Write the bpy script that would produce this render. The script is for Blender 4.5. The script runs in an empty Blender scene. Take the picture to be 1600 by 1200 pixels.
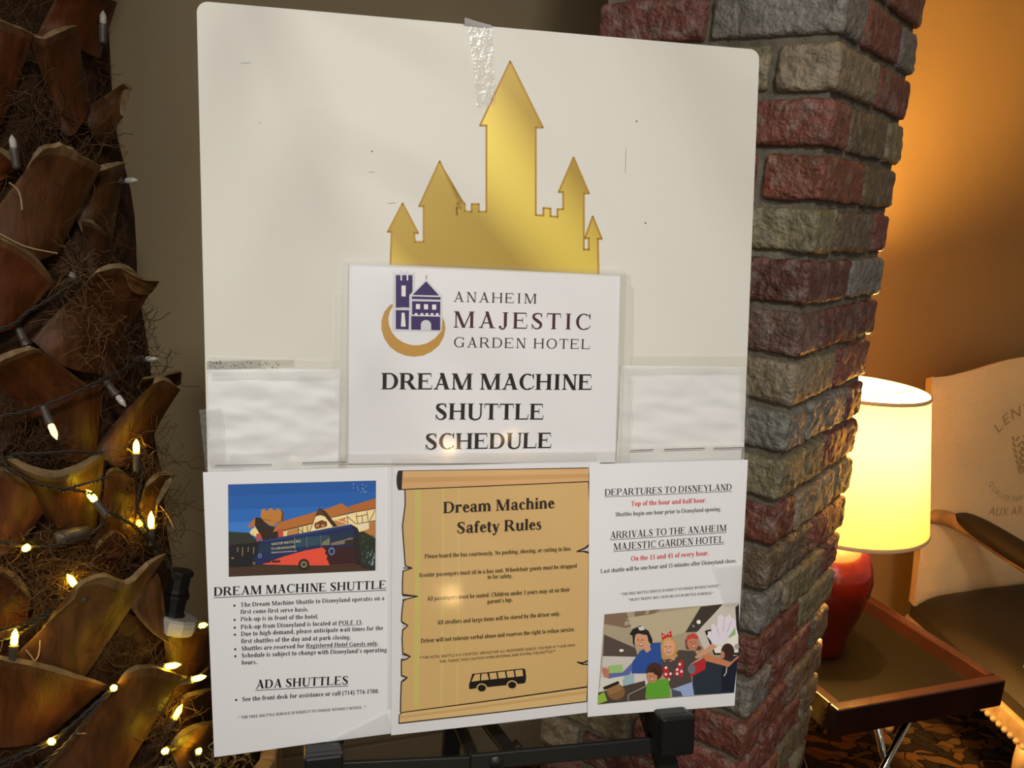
import bpy, bmesh, math, random
from mathutils import Vector, Matrix, noise
from mathutils.geometry import tessellate_polygon

SC = bpy.context.scene
COL = SC.collection
# ------------------------------------------------------------------ camera
FPX, PITCH, ROLL = 1340.0, 0.21812, 0.06649
EYE = Vector((0, 0, 1.55))
_r, _d, _f = Vector((1, 0, 0)), Vector((0, -math.sin(PITCH), -math.cos(PITCH))), Vector((0, math.cos(PITCH), -math.sin(PITCH)))
CX = _r * math.cos(ROLL) - _d * math.sin(ROLL)
CY = _r * math.sin(ROLL) + _d * math.cos(ROLL)
CZ = _f
cam_data = bpy.data.cameras.new('camera')
cam = bpy.data.objects.new('camera', cam_data)
COL.objects.link(cam)
cam.matrix_world = Matrix(((CX.x, -CY.x, -CZ.x, EYE.x), (CX.y, -CY.y, -CZ.y, EYE.y), (CX.z, -CY.z, -CZ.z, EYE.z), (0, 0, 0, 1)))
cam_data.sensor_fit = 'HORIZONTAL'
cam_data.sensor_width = 36.0
cam_data.lens = 36.0 * FPX / 1600.0
cam_data.clip_start = 0.02
SC.camera = cam
# ------------------------------------------------------------------ world, lights, exposure
SC.view_settings.view_transform = 'Standard'
SC.view_settings.look = 'None'
SC.view_settings.exposure = 0.0
SC.view_settings.gamma = 1.0
SC.view_settings.use_curve_mapping = False
world = bpy.data.worlds.new('lobby_ambience')
SC.world = world
world.use_nodes = True
world.node_tree.nodes['Background'].inputs[0].default_value = (1.0, 0.93, 0.82, 1)
world.node_tree.nodes['Background'].inputs[1].default_value = 0.2


def area_light(name, loc, target, size, power, color, spread=180):
    l = bpy.data.lights.new(name, 'AREA')
    l.shape = 'DISK'
    l.size = size
    l.energy = power
    l.color = color
    l.spread = math.radians(spread)
    o = bpy.data.objects.new(name, l)
    COL.objects.link(o)
    o.location = loc
    o.rotation_euler = (Vector(target) - Vector(loc)).to_track_quat('-Z', 'Y').to_euler()
    return o


area_light('ceiling_downlight', (0.40, -0.85, 2.85), (0.05, 1.0, 1.1), 0.35, 9.5, (1.0, 0.95, 0.87), 75)
area_light('lobby_fill_light', (0.15, -2.4, 1.9), (-0.05, 1.2, 1.0), 1.6, 6.5, (0.96, 0.98, 1.0), 120)  # soft fill added behind the camera to even out wall and sign
area_light('corner_fill_light', (-0.52, 1.42, 2.86), (-0.72, 1.78, 1.2), 0.2, 0.3, (0.96, 1.0, 0.95), 120)  # added fill that brightens the left wall and the palm's edge
area_light('left_downlight', (-1.45, -0.30, 2.85), (-0.25, 0.95, 1.6), 0.08, 2.2, (1.0, 0.96, 0.88), 60)

# ------------------------------------------------------------------ helpers: rays, objects, meshes


def ray(x, y):
    return CX * ((x - 800) / FPX) + CY * ((y - 600) / FPX) + CZ


def on_plane(x, y, P, n):
    w = ray(x, y)
    return EYE + w * ((P - EYE).dot(n) / w.dot(n))


def on_level(x, y, z):
    w = ray(x, y)
    return EYE + w * ((z - EYE.z) / w.z)


def lin(c):
    c = c / 255.0
    return c / 12.92 if c <= 0.04045 else ((c + 0.055) / 1.055) ** 2.4


def rgb(r, g, b):
    return (lin(r), lin(g), lin(b))


def link(o, parent=None):
    COL.objects.link(o)
    if parent is not None:
        o.parent = parent
    return o


def tag(o, label=None, cat=None, group=None, kind=None):
    if label:
        o['label'] = label
    if cat:
        o['category'] = cat
    if group:
        o['group'] = group
    if kind:
        o['kind'] = kind
    return o


def empty(name, loc, label, cat, group=None):
    o = bpy.data.objects.new(name, None)
    o.location = loc
    o.empty_display_size = 0.05
    link(o)
    return tag(o, label, cat, group)


class MB:
    """collects vertices and faces (world space) for ONE mesh object"""

    def __init__(self):
        self.v, self.f, self.c, self.m, self.smooth = [], [], [], [], []

    def face(self, idx, col=None, mat=0, smooth=False):
        self.f.append(tuple(idx)); self.c.append(col or (1, 1, 1)); self.m.append(mat); self.smooth.append(smooth)

    def poly(self, pts, col=None, mat=0, smooth=False):
        b = len(self.v)
        self.v += [tuple(p) for p in pts]
        self.face(range(b, b + len(pts)), col, mat, smooth)

    def grid(self, rows, col=None, mat=0, smooth=True, close_u=False, flip=False):
        b = len(self.v)
        n, k = len(rows), len(rows[0])
        for r in rows:
            self.v += [tuple(p) for p in r]
        for i in range(n - 1):
            for j in range(k if close_u else k - 1):
                a, c2 = b + i * k + j, b + i * k + (j + 1) % k
                q = (a, c2, c2 + k, a + k)
                self.face(q[::-1] if flip else q, col(i, j) if callable(col) else col, mat, smooth)
        return b

    def box(self, c, ax, hs, col=None, mat=0, bev=0.0):
        """oriented box: centre, three unit axes, half sizes; optional chamfer"""
        c = Vector(c)
        X, Y, Z = [Vector(a).normalized() for a in ax]
        hx, hy, hz = hs
        if bev <= 0:
            p = [c + X * (sx * hx) + Y * (sy * hy) + Z * (sz * hz) for sz in (-1, 1) for sy in (-1, 1) for sx in (-1, 1)]
            b = len(self.v)
            self.v += [tuple(q) for q in p]
            for q in ((0, 2, 3, 1), (4, 5, 7, 6), (0, 1, 5, 4), (2, 6, 7, 3), (0, 4, 6, 2), (1, 3, 7, 5)):
                self.face([b + i for i in q], col, mat)
            return
        bm = bmesh.new()
        bmesh.ops.create_cube(bm, size=2.0)
        for v in bm.verts:
            v.co = Vector((v.co.x * hx, v.co.y * hy, v.co.z * hz))
        bmesh.ops.bevel(bm, geom=list(bm.edges), offset=bev, segments=2, affect='EDGES', profile=0.5)
        b = len(self.v)
        bm.verts.index_update()
        self.v += [tuple(c + X * v.co.x + Y * v.co.y + Z * v.co.z) for v in bm.verts]
        for f in bm.faces:
            self.face([b + v.index for v in f.verts], col, mat)
        bm.free()

    def bar(self, a, b, w, h, side, col=None, mat=0, bev=0.0015):
        """flat bar from a to b; `side` is the direction of its width w, h its thickness"""
        a, b = Vector(a), Vector(b)
        d = (b - a)
        L = d.length
        d = d / L
        s = Vector(side)
        s = (s - d * s.dot(d)).normalized()
        self.box((a + b) / 2, (s, d.cross(s), d), (w / 2, h / 2, L / 2), col, mat, bev)

    def tube(self, pts, rad, n=8, col=None, mat=0, caps=True, smooth=True):
        pts = [Vector(p) for p in pts]
        m = len(pts)
        rads = rad if isinstance(rad, (list, tuple)) else [rad] * m
        rows = []
        up = None
        for i in range(m):
            d = (pts[min(i + 1, m - 1)] - pts[max(i - 1, 0)])
            d = d.normalized() if d.length > 1e-9 else Vector((0, 0, 1))
            if up is None:
                up = d.orthogonal().normalized()
            up = (up - d * up.dot(d))
            up = up.normalized() if up.length > 1e-6 else d.orthogonal().normalized()
            q = d.cross(up)
            rows.append([pts[i] + (up * math.cos(2 * math.pi * k / n) + q * math.sin(2 * math.pi * k / n)) * rads[i] for k in range(n)])
        b = self.grid(rows, col, mat, smooth, close_u=True)
        if caps:
            self.face([b + k for k in range(n)][::-1], col, mat)
            self.face([b + (m - 1) * n + k for k in range(n)], col, mat)

    def lathe(self, o, axis, prof, n=32, col=None, mat=0, smooth=True, caps=False):
        o, axis = Vector(o), Vector(axis).normalized()
        u = axis.orthogonal().normalized()
        w = axis.cross(u)
        rows = [[o + axis * h + (u * math.cos(2 * math.pi * k / n) + w * math.sin(2 * math.pi * k / n)) * r for k in range(n)] for (r, h) in prof]
        b = self.grid(rows, col, mat, smooth, close_u=True)
        if caps:
            self.face([b + k for k in range(n)][::-1], col, mat)
            self.face([b + (len(prof) - 1) * n + k for k in range(n)], col, mat)

    def build(self, name, mats, parent=None, origin=None):
        me = bpy.data.meshes.new(name)
        o = Vector(origin) if origin is not None else (parent.matrix_world.translation.copy() if parent is not None else Vector((0, 0, 0)))
        if parent is not None:
            o = Vector(WORLD_AT.get(parent.name, (0, 0, 0)))
        me.from_pydata([tuple(Vector(p) - o) for p in self.v], [], self.f)
        ca = me.color_attributes.new('Col', 'FLOAT_COLOR', 'CORNER')
        buf = []
        for f, c in zip(self.f, self.c):
            buf += [c[0], c[1], c[2], 1.0] * len(f)
        ca.data.foreach_set('color', buf)
        for m in (mats if isinstance(mats, (list, tuple)) else [mats]):
            me.materials.append(m)
        me.polygons.foreach_set('material_index', self.m)
        me.polygons.foreach_set('use_smooth', self.smooth)
        me.update()
        ob = bpy.data.objects.new(name, me)
        if parent is None and origin is not None:
            ob.location = o
        link(ob, parent)
        WORLD_AT[ob.name] = tuple(o)
        return ob


WORLD_AT = {}


def thing(name, loc, label, cat, group=None):
    o = empty(name, loc, label, cat, group)
    WORLD_AT[o.name] = tuple(loc)
    return o


# ------------------------------------------------------------------ materials
def mat(name, base=(0.8, 0.8, 0.8), rough=0.5, spec=0.5, metal=0.0, attr=False, bump=None, vary=None, coat=0.0, emit=None):
    """bump=(scale, strength, distance); vary=(scale, amount, detail) multiplies colour with noise"""
    m = bpy.data.materials.new(name)
    m.use_nodes = True
    nt = m.node_tree
    b = nt.nodes['Principled BSDF']
    b.inputs['Base Color'].default_value = (*base, 1)
    b.inputs['Roughness'].default_value = rough
    b.inputs['Specular IOR Level'].default_value = spec
    b.inputs['Metallic'].default_value = metal
    b.inputs['Coat Weight'].default_value = coat
    b.inputs['Coat Roughness'].default_value = 0.08
    src = None
    tc = nt.nodes.new('ShaderNodeTexCoord')
    if attr:
        a = nt.nodes.new('ShaderNodeVertexColor')
        a.layer_name = 'Col'
        src = a.outputs['Color']
    if vary:
        n = nt.nodes.new('ShaderNodeTexNoise')
        n.inputs['Scale'].default_value = vary[0]
        n.inputs['Detail'].default_value = vary[2] if len(vary) > 2 else 4
        nt.links.new(tc.outputs['Object'], n.inputs['Vector'])
        mr = nt.nodes.new('ShaderNodeMapRange')
        mr.inputs[1].default_value = 0.3; mr.inputs[2].default_value = 0.7
        mr.inputs[3].default_value = 1 - vary[1]; mr.inputs[4].default_value = 1 + vary[1]
        nt.links.new(n.outputs['Fac'], mr.inputs[0])
        mx = nt.nodes.new('ShaderNodeMix')
        mx.data_type = 'RGBA'
        mx.blend_type = 'MULTIPLY'
        mx.inputs[0].default_value = 1.0
        if src:
            nt.links.new(src, mx.inputs[6])
        else:
            mx.inputs[6].default_value = (*base, 1)
        nt.links.new(mr.outputs[0], mx.inputs[7])
        src = mx.outputs[2]
    if src:
        nt.links.new(src, b.inputs['Base Color'])
    if bump:
        n = nt.nodes.new('ShaderNodeTexNoise')
        n.inputs['Scale'].default_value = bump[0]
        n.inputs['Detail'].default_value = 6
        nt.links.new(tc.outputs['Object'], n.inputs['Vector'])
        bp = nt.nodes.new('ShaderNodeBump')
        bp.inputs['Strength'].default_value = bump[1]
        bp.inputs['Distance'].default_value = bump[2]
        nt.links.new(n.outputs['Fac'], bp.inputs['Height'])
        nt.links.new(bp.outputs[0], b.inputs['Normal'])
    if emit:
        b.inputs['Emission Color'].default_value = (*emit[0], 1)
        b.inputs['Emission Strength'].default_value = emit[1]
    return m


def clear_plastic(name, tint=(1, 1, 1), milk=0.06, rough=0.12, bump=None):
    m = bpy.data.materials.new(name)
    m.use_nodes = True
    nt = m.node_tree
    for n in list(nt.nodes):
        nt.nodes.remove(n)
    out = nt.nodes.new('ShaderNodeOutputMaterial')
    tr = nt.nodes.new('ShaderNodeBsdfTransparent')
    tr.inputs[0].default_value = (*tint, 1)
    df = nt.nodes.new('ShaderNodeBsdfDiffuse')
    df.inputs[0].default_value = (0.75, 0.73, 0.68, 1)
    gl = nt.nodes.new('ShaderNodeBsdfGlossy')
    gl.inputs['Roughness'].default_value = rough
    m1 = nt.nodes.new('ShaderNodeMixShader')
    m1.inputs[0].default_value = milk
    nt.links.new(tr.outputs[0], m1.inputs[1]); nt.links.new(df.outputs[0], m1.inputs[2])
    fr = nt.nodes.new('ShaderNodeFresnel')
    fr.inputs[0].default_value = 1.45
    m2 = nt.nodes.new('ShaderNodeMixShader')
    nt.links.new(fr.outputs[0], m2.inputs[0])
    nt.links.new(m1.outputs[0], m2.inputs[1]); nt.links.new(gl.outputs[0], m2.inputs[2])
    if bump:
        tc = nt.nodes.new('ShaderNodeTexCoord')
        nz = nt.nodes.new('ShaderNodeTexNoise')
        nz.inputs['Scale'].default_value = bump[0]; nz.inputs['Detail'].default_value = 5
        bp = nt.nodes.new('ShaderNodeBump')
        bp.inputs['Strength'].default_value = bump[1]; bp.inputs['Distance'].default_value = bump[2]
        nt.links.new(tc.outputs['Object'], nz.inputs['Vector'])
        nt.links.new(nz.outputs['Fac'], bp.inputs['Height'])
        nt.links.new(bp.outputs[0], gl.inputs['Normal'])
    nt.links.new(m2.outputs[0], out.inputs[0])
    return m


M_WALL = mat('ochre_wall_paint', (0.36, 0.215, 0.08), 0.7, 0.25, bump=(90, 0.12, 0.002), vary=(3, 0.06))
M_CEIL = mat('ceiling_paint', (0.45, 0.40, 0.32), 0.8)
M_BOARD = mat('white_foam_board', (0.60, 0.592, 0.545), 0.5, 0.25, bump=(220, 0.05, 0.0006), vary=(7, 0.015))
M_BOARD_EDGE = mat('foam_board_edge', (0.80, 0.79, 0.76), 0.6)
M_PAPER = mat('printer_paper', (0.68, 0.69, 0.715), 0.5, 0.3, bump=(500, 0.03, 0.0003))
M_PAPER_GLOSS = mat('glossy_paper', (0.63, 0.635, 0.635), 0.32, 0.5)
M_LAMINATE = mat('laminated_paper', (0.65, 0.655, 0.675), 0.4, 0.4, coat=0.5, bump=(70, .12, .0012))
M_INK = mat('printed_ink', attr=True,  rough=0.45, spec=0.35, coat=0.4)
M_TAPE = clear_plastic('clear_tape', (0.985, 0.98, 0.965), 0.05, 0.15)
M_TAPE_CREASED = clear_plastic('creased_clear_tape', (0.98, 0.975, 0.97), 0.06, 0.12, bump=(160, 0.5, 0.002))
M_POUCH = clear_plastic('laminate_film', (0.965, 0.96, 0.945), 0.06, 0.15)
M_DIRT = mat('tape_grime', (0.30, 0.28, 0.23), 0.7, 0.3, vary=(160, 0.45))
M_BLACK_METAL = mat('black_metal', (0.012, 0.012, 0.012), 0.35, 0.5, bump=(180, 0.08, 0.0008))
M_BLACK_PLASTIC = mat('black_plastic', (0.008, 0.008, 0.008), 0.34, 0.35)
M_GOLD = None

# ------------------------------------------------------------------ room shell
WT, WN = Vector((0.9356, 0.353, 0)), Vector((-0.353, 0.9356, 0))      # along the back wall, away from the viewer
WALL_P = Vector((1.163, 2.566, 0))


def slab(name, a, b, z0, z1, thick, n, m):
    mb = MB()
    c = (Vector(a) + Vector(b)) / 2
    c.z = (z0 + z1) / 2
    d = (Vector(b) - Vector(a))
    mb.box(c + Vector(n) * thick / 2, (d.normalized(), n, (0, 0, 1)), (d.length / 2, thick / 2, (z1 - z0) / 2))
    o = mb.build(name, m, origin=c)
    o['kind'] = 'structure'
    return o


M_TAUPE = mat('taupe_wall_paint', (0.325, 0.255, 0.152), 0.7, 0.25, bump=(90, 0.12, 0.002), vary=(3, 0.06))
slab('wall_back', WALL_P - WT * 1.06, WALL_P + WT * 2.2, 0, 2.9, 0.12, WN, M_WALL)
slab('wall_left', WALL_P - WT * 3.4, WALL_P - WT * 1.06, 0, 2.9, 0.12, WN, M_TAUPE)
_p0 = Vector((0.41, 1.80, 0))
slab('wall_light_block', _p0, _p0 + WN * 0.50, 0, 2.9, 0.10, -WT, M_WALL)  # unseen wall behind the pillar, added to block lamp light spilling left
mb = MB()
mb.box((0.2, 0.4, -0.03), ((1, 0, 0), (0, 1, 0), (0, 0, 1)), (4.2, 4.2, 0.03))


def carpet_material():
    m = mat('patterned_carpet', (0.05, 0.03, 0.015), 0.95, 0.1)
    nt = m.node_tree
    b = nt.nodes['Principled BSDF']
    tc = nt.nodes.new('ShaderNodeTexCoord')
    nz = nt.nodes.new('ShaderNodeTexNoise')
    nz.inputs['Scale'].default_value = 6.0
    mp = nt.nodes.new('ShaderNodeMapping')
    mp.inputs['Rotation'].default_value = (0, 0, 0.6)
    mp.inputs['Scale'].default_value = (1.0, 1.9, 1)
    add = nt.nodes.new('ShaderNodeMix'); add.data_type = 'RGBA'; add.blend_type = 'ADD'; add.inputs[0].default_value = 0.3
    nt.links.new(tc.outputs['Object'], nz.inputs['Vector'])
    nt.links.new(tc.outputs['Object'], mp.inputs['Vector'])
    nt.links.new(mp.outputs[0], add.inputs[6]); nt.links.new(nz.outputs['Color'], add.inputs[7])
    vo = nt.nodes.new('ShaderNodeTexVoronoi')
    vo.inputs['Scale'].default_value = 15.0
    ve = nt.nodes.new('ShaderNodeTexVoronoi')
    ve.feature = 'DISTANCE_TO_EDGE'
    ve.inputs['Scale'].default_value = 15.0
    nt.links.new(add.outputs[2], vo.inputs['Vector']); nt.links.new(add.outputs[2], ve.inputs['Vector'])
    sep = nt.nodes.new('ShaderNodeSeparateColor')
    nt.links.new(vo.outputs['Color'], sep.inputs[0])
    cr = nt.nodes.new('ShaderNodeValToRGB')
    e = cr.color_ramp.elements
    e[0].position = 0.0; e[0].color = (0.016, 0.010, 0.006, 1)
    e[1].position = 1.0; e[1].color = (0.12, 0.06, 0.02, 1)
    for p, c in ((0.45, (0.022, 0.013, 0.007, 1)), (0.5, (0.07, 0.035, 0.012, 1)), (0.72, (0.09, 0.05, 0.018, 1)), (0.76, (0.10, 0.045, 0.014, 1))):
        q = e.new(p); q.color = c
    cr.color_ramp.interpolation = 'CONSTANT'
    nt.links.new(sep.outputs[0], cr.inputs[0])
    mr = nt.nodes.new('ShaderNodeMapRange')
    mr.inputs[1].default_value = 0.02; mr.inputs[2].default_value = 0.05; mr.inputs[3].default_value = 0.12; mr.inputs[4].default_value = 1
    nt.links.new(ve.outputs['Distance'], mr.inputs[0])
    mx = nt.nodes.new('ShaderNodeMix'); mx.data_type = 'RGBA'; mx.blend_type = 'MULTIPLY'; mx.inputs[0].default_value = 1
    nt.links.new(cr.outputs[0], mx.inputs[6]); nt.links.new(mr.outputs[0], mx.inputs[7])
    nt.links.new(mx.outputs[2], b.inputs['Base Color'])
    return m


fl = mb.build('floor', carpet_material())
fl['kind'] = 'structure'
mb = MB()
mb.box((0.2, 0.4, 2.93), ((1, 0, 0), (0, 1, 0), (0, 0, 1)), (4.2, 4.2, 0.03))
ce = mb.build('ceiling', M_CEIL)
ce['kind'] = 'structure'
_bz = MB()
_bz.box(WALL_P - WT * 0.6 - WN * 0.008 + Vector((0, 0, 0.055)), (WT, WN, (0, 0, 1)), (2.8, 0.008, 0.055), bev=0.003)
bb = _bz.build('baseboard_back', mat('taupe_baseboard', (0.36, 0.285, 0.18), 0.5))
bb['kind'] = 'structure'

# ------------------------------------------------------------------ brick pillar
PC = Vector((0.416, 1.2427, 0))          # the corner nearest the viewer
PYAW = 0.64032
D1 = Vector((-math.cos(PYAW), math.sin(PYAW), 0))     # along the front face, to the left
D2 = Vector((math.sin(PYAW), math.cos(PYAW), 0))      # along the right face, away
PZ0, PCH, PW = 1.55 + 0.2368, 0.075, 0.395
RED, ORD, GRY, OLV, BGE, BRN, DRD, GRD = (0.150, 0.048, 0.036), (0.165, 0.055, 0.032), (0.165, 0.158, 0.138), (0.175, 0.150, 0.085), (0.225, 0.180, 0.115), (0.125, 0.090, 0.055), (0.105, 0.036, 0.030), (0.13, 0.075, 0.062)
# per course (from joint row -1 down): corner brick, rest of front face, rest of right face
ROWC = {-1: (GRY, RED, (RED, GRY)), 0: (GRY, RED, (RED, GRY)), 1: (BGE, BGE, (RED, RED)), 2: (RED, OLV, (BRN, OLV)), 3: (ORD, RED, (BRN, BRN)),
        4: (OLV, GRY, (BRN, RED)), 5: (DRD, OLV, (GRY, GRY)), 6: (GRD, RED, (DRD, DRD)), 7: (BGE, RED, (RED, RED)), 8: (GRY, OLV, (GRY, DRD)),
        9: (OLV, GRY, (RED, RED)), 10: (RED, BGE, (BGE, OLV)), 11: (BRN, RED, (RED, GRD)), 12: (GRY, OLV, (OLV, RED)), 13: (RED, GRY, (OLV, BGE)),
        14: (GRY, OLV, (RED, BRN)), 15: (RED, GRY, (BRN, RED)), 16: (RED, OLV, (RED, BRN))}


def make_pillar():
    root = thing('brick_pillar', (PC.x, PC.y, 0), 'square rustic brick pillar of red, grey and olive bricks behind the sign', 'pillar')
    bk = MB()
    rng = random.Random(5)
    J = 0.0055
    allc = (RED, ORD, GRY, OLV, BGE, BRN, DRD)

    def brick(u0, u1, v0, v1, zc, col, fine, seed):
        # u along D1 from the corner, v along D2, outer faces flush with the pillar faces
        hx, hy, hz = (u1 - u0) / 2, (v1 - v0) / 2, PCH / 2 - J
        cen = PC + D1 * ((u0 + u1) / 2) + D2 * ((v0 + v1) / 2)
        cen.z = zc
        tw = rng.uniform(-.012, .012); ti = rng.uniform(-.012, .012)
        out = rng.uniform(-.003, .003)
        cen += (-D1 - D2) * out * .6
        step = 0.0068 if fine else 0.04
        nx, ny, nz = [max(2, int(2 * h / step)) for h in (hx, hy, hz)]
        rad = 0.007
        cache = {}
        jit = [rng.uniform(.9, 1.1) for _ in range(3)]
        col = tuple(c * rng.uniform(.97, 1.03) * jit[0] for c in col)

        def vert(i, j, k):
            key = (i, j, k)
            if key in cache:
                return cache[key]
            p = Vector((-hx + 2 * hx * i / nx, -hy + 2 * hy * j / ny, -hz + 2 * hz * k / nz))
            q = Vector((max(-hx + rad, min(hx - rad, p.x)), max(-hy + rad, min(hy - rad, p.y)), max(-hz + rad, min(hz - rad, p.z))))
            d = p - q
            nrm = d.normalized() if d.length > 1e-6 else Vector((0, 0, 1))
            p = q + nrm * rad
            s = p * 38 + Vector((seed * 7.13, seed * 3.7, seed * 1.9))
            am = noise.noise(s) * 0.0022 + noise.noise(s * 3.1) * 0.0026 + noise.noise(p * 11 + Vector((seed, 0, seed * 2))) * 0.003
            p += nrm * am
            p.z += p.x * tw
            p.x += p.z * ti
            w = cen + D1 * p.x + D2 * p.y + Vector((0, 0, p.z))
            bk.v.append(tuple(w))
            cache[key] = len(bk.v) - 1
            return cache[key]
        def cshade(a, b2, c2):
            p = Vector((a, b2, c2)) * 0.35 + Vector((seed * 2.1, seed, 0))
            t = noise.noise(p) * 0.5 + 0.5
            g = max(0, t - .48) * 1.3
            return tuple(c * (1 - g) + h * g for c, h in zip(col, (0.26, 0.235, 0.20)))
        for i in range(nx):
            for k in range(nz):
                bk.face((vert(i, 0, k), vert(i, 0, k + 1), vert(i + 1, 0, k + 1), vert(i + 1, 0, k)), cshade(i, 0, k), 0, True)
                bk.face((vert(i, ny, k), vert(i + 1, ny, k), vert(i + 1, ny, k + 1), vert(i, ny, k + 1)), col, 0, True)
            for j in range(ny):
                bk.face((vert(i, j, 0), vert(i + 1, j, 0), vert(i + 1, j + 1, 0), vert(i, j + 1, 0)), col, 0, True)
                bk.face((vert(i, j, nz), vert(i, j + 1, nz), vert(i + 1, j + 1, nz), vert(i + 1, j, nz)), cshade(i, j, 9), 0, True)
        for j in range(ny):
            for k in range(nz):
                bk.face((vert(0, j, k), vert(0, j + 1, k), vert(0, j + 1, k + 1), vert(0, j, k + 1)), cshade(0, j, k), 0, True)
                bk.face((vert(nx, j, k), vert(nx, j, k + 1), vert(nx, j + 1, k + 1), vert(nx, j + 1, k)), cshade(5, j, k), 0, True)
    L, S = 0.2015, 0.094
    k0, k1 = -14, 23
    n = 0
    for r in range(k0, k1 + 1):
        zc = PZ0 - PCH * r + PCH / 2
        if zc - PCH / 2 < -0.005 or zc > 2.88:
            continue
        fine = -2 <= r <= 17
        cc, fc, (rc, rc2) = ROWC.get(r, (rng.choice(allc), rng.choice(allc), (rng.choice(allc), rng.choice(allc))))
        jj = rng.uniform(-.006, .006)
        if r % 2:      # corner brick shows its end on the front, its side on the right
            brick(0, S + jj, 0, L, zc, cc, fine, n); n += 1
            brick(S + jj + 2 * J, S + jj + L + J, 0, S, zc, fc, fine, n); n += 1
            brick(S + jj + L + 3 * J, PW, 0, L, zc, rng.choice(allc), fine, n); n += 1
            brick(0, S, L + 2 * J, PW, zc, rc, fine, n); n += 1
            brick(PW - S, PW, L + 2 * J, PW, zc, rng.choice(allc), False, n); n += 1
            brick(S + 2 * J, PW - S - 2 * J, PW - S, PW, zc, rng.choice(allc), False, n); n += 1
        else:
            brick(0, L + jj, 0, S, zc, cc, fine, n); n += 1
            brick(L + jj + 2 * J, PW, 0, S, zc, fc, fine, n); n += 1
            brick(0, S, S + 2 * J, S + L, zc, rc, fine, n); n += 1
            brick(0, L, S + L + 2 * J, PW, zc, rc2, fine, n); n += 1
            brick(PW - S, PW, S + 2 * J, PW, zc, rng.choice(allc), False, n); n += 1
    m = mat('rustic_brick', attr=True, rough=0.42, spec=0.5, bump=(95, 1.0, 0.008), vary=(55, 0.35, 6))
    bk.build('bricks', m, root)
    mo = MB()
    g = 0.010
    c = PC + (D1 + D2) * (PW / 2)
    c.z = 1.44
    mo.box(c, (D1, D2, (0, 0, 1)), (PW / 2 - g, PW / 2 - g, 1.44))
    mo.build('mortar', mat('grey_mortar', (0.135, 0.118, 0.088), 0.9, 0.2, bump=(120, 0.8, 0.004), vary=(40, 0.25)), root)


make_pillar()

# ------------------------------------------------------------------ the sign board's plane
BP = Vector((-0.3338, 0.898, 1.55 + 0.1641))
BYAW, BLEAN, BROLL = 0.2427, 0.1262, -0.0242
_u0 = Vector((math.cos(BYAW), math.sin(BYAW), 0))
_n0 = Vector((-math.sin(BYAW), math.cos(BYAW), 0))
_dn = Vector((0, 0, -1)) * math.cos(BLEAN) - _n0 * math.sin(BLEAN)
BU = _u0 * math.cos(BROLL) + _dn * math.sin(BROLL)
BD = _dn * math.cos(BROLL) - _u0 * math.sin(BROLL)
BN = BD.cross(BU).normalized()
if BN.y > 0:
    BN = -BN                                     # towards the viewer
BW, BH, BT = 0.610, 0.770, 0.006


def ab(x, y):
    """picture point -> metres (right, down) on the face of the board"""
    q = on_plane(x, y, BP, BN) - BP
    return q.dot(BU), q.dot(BD)


def b3(a, b, h=0.0):
    return BP + BU * a + BD * b + BN * h


class Sheet:
    """a printed sheet lying on the board; surface(a,b) gives its height over the board face"""

    def __init__(self, corners, base, hfun=None, n=36):
        self.q = [ab(*c) for c in corners]       # TL TR BR BL
        self.base, self.h, self.n = base, hfun or (lambda s, t: 0.0), n

    def at(self, s, t):
        (ax, ay), (bx, by), (cx, cy), (dx, dy) = self.q
        return ((1 - t) * ((1 - s) * ax + s * bx) + t * ((1 - s) * dx + s * cx), (1 - t) * ((1 - s) * ay + s * by) + t * ((1 - s) * dy + s * cy))

    def st(self, a, b):
        s, t = 0.5, 0.5
        for _ in range(6):
            x, y = self.at(s, t)
            e = 1e-4
            x1, y1 = self.at(s + e, t); x2, y2 = self.at(s, t + e)
            j11, j21, j12, j22 = (x1 - x) / e, (y1 - y) / e, (x2 - x) / e, (y2 - y) / e
            det = j11 * j22 - j12 * j21
            s += ((a - x) * j22 - (b - y) * j12) / det
            t += ((b - y) * j11 - (a - x) * j21) / det
        return s, t

    def p(self, a, b, lift=0.0):
        s, t = self.st(a, b)
        return b3(a, b, self.base + self.h(min(1, max(0, s)), min(1, max(0, t))) + lift)

    def mesh(self, name, m, parent=None, thick=0.0002, origin=None):
        mb = MB()
        rows, back = [], []
        for i in range(self.n + 1):
            t = i / self.n
            r1, r2 = [], []
            for j in range(self.n + 1):
                s = j / self.n
                a, b = self.at(s, t)
                hh = self.base + self.h(s, t)
                r1.append(b3(a, b, hh)); r2.append(b3(a, b, hh - thick))
            rows.append(r1); back.append(r2)
        mb.grid(rows, smooth=True, flip=True)
        mb.grid(back, smooth=True)
        for e1, e2 in ((rows[0], back[0]), (rows[-1], back[-1]), ([r[0] for r in rows], [r[0] for r in back]), ([r[-1] for r in rows], [r[-1] for r in back])):
            mb.grid([e1, e2], smooth=False)
        return mb.build(name, m, parent, origin=origin)


class Flat:
    def __init__(self, base):
        self.base = base

    def p(self, a, b, lift=0.0):
        return b3(a, b, self.base + lift)


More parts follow.
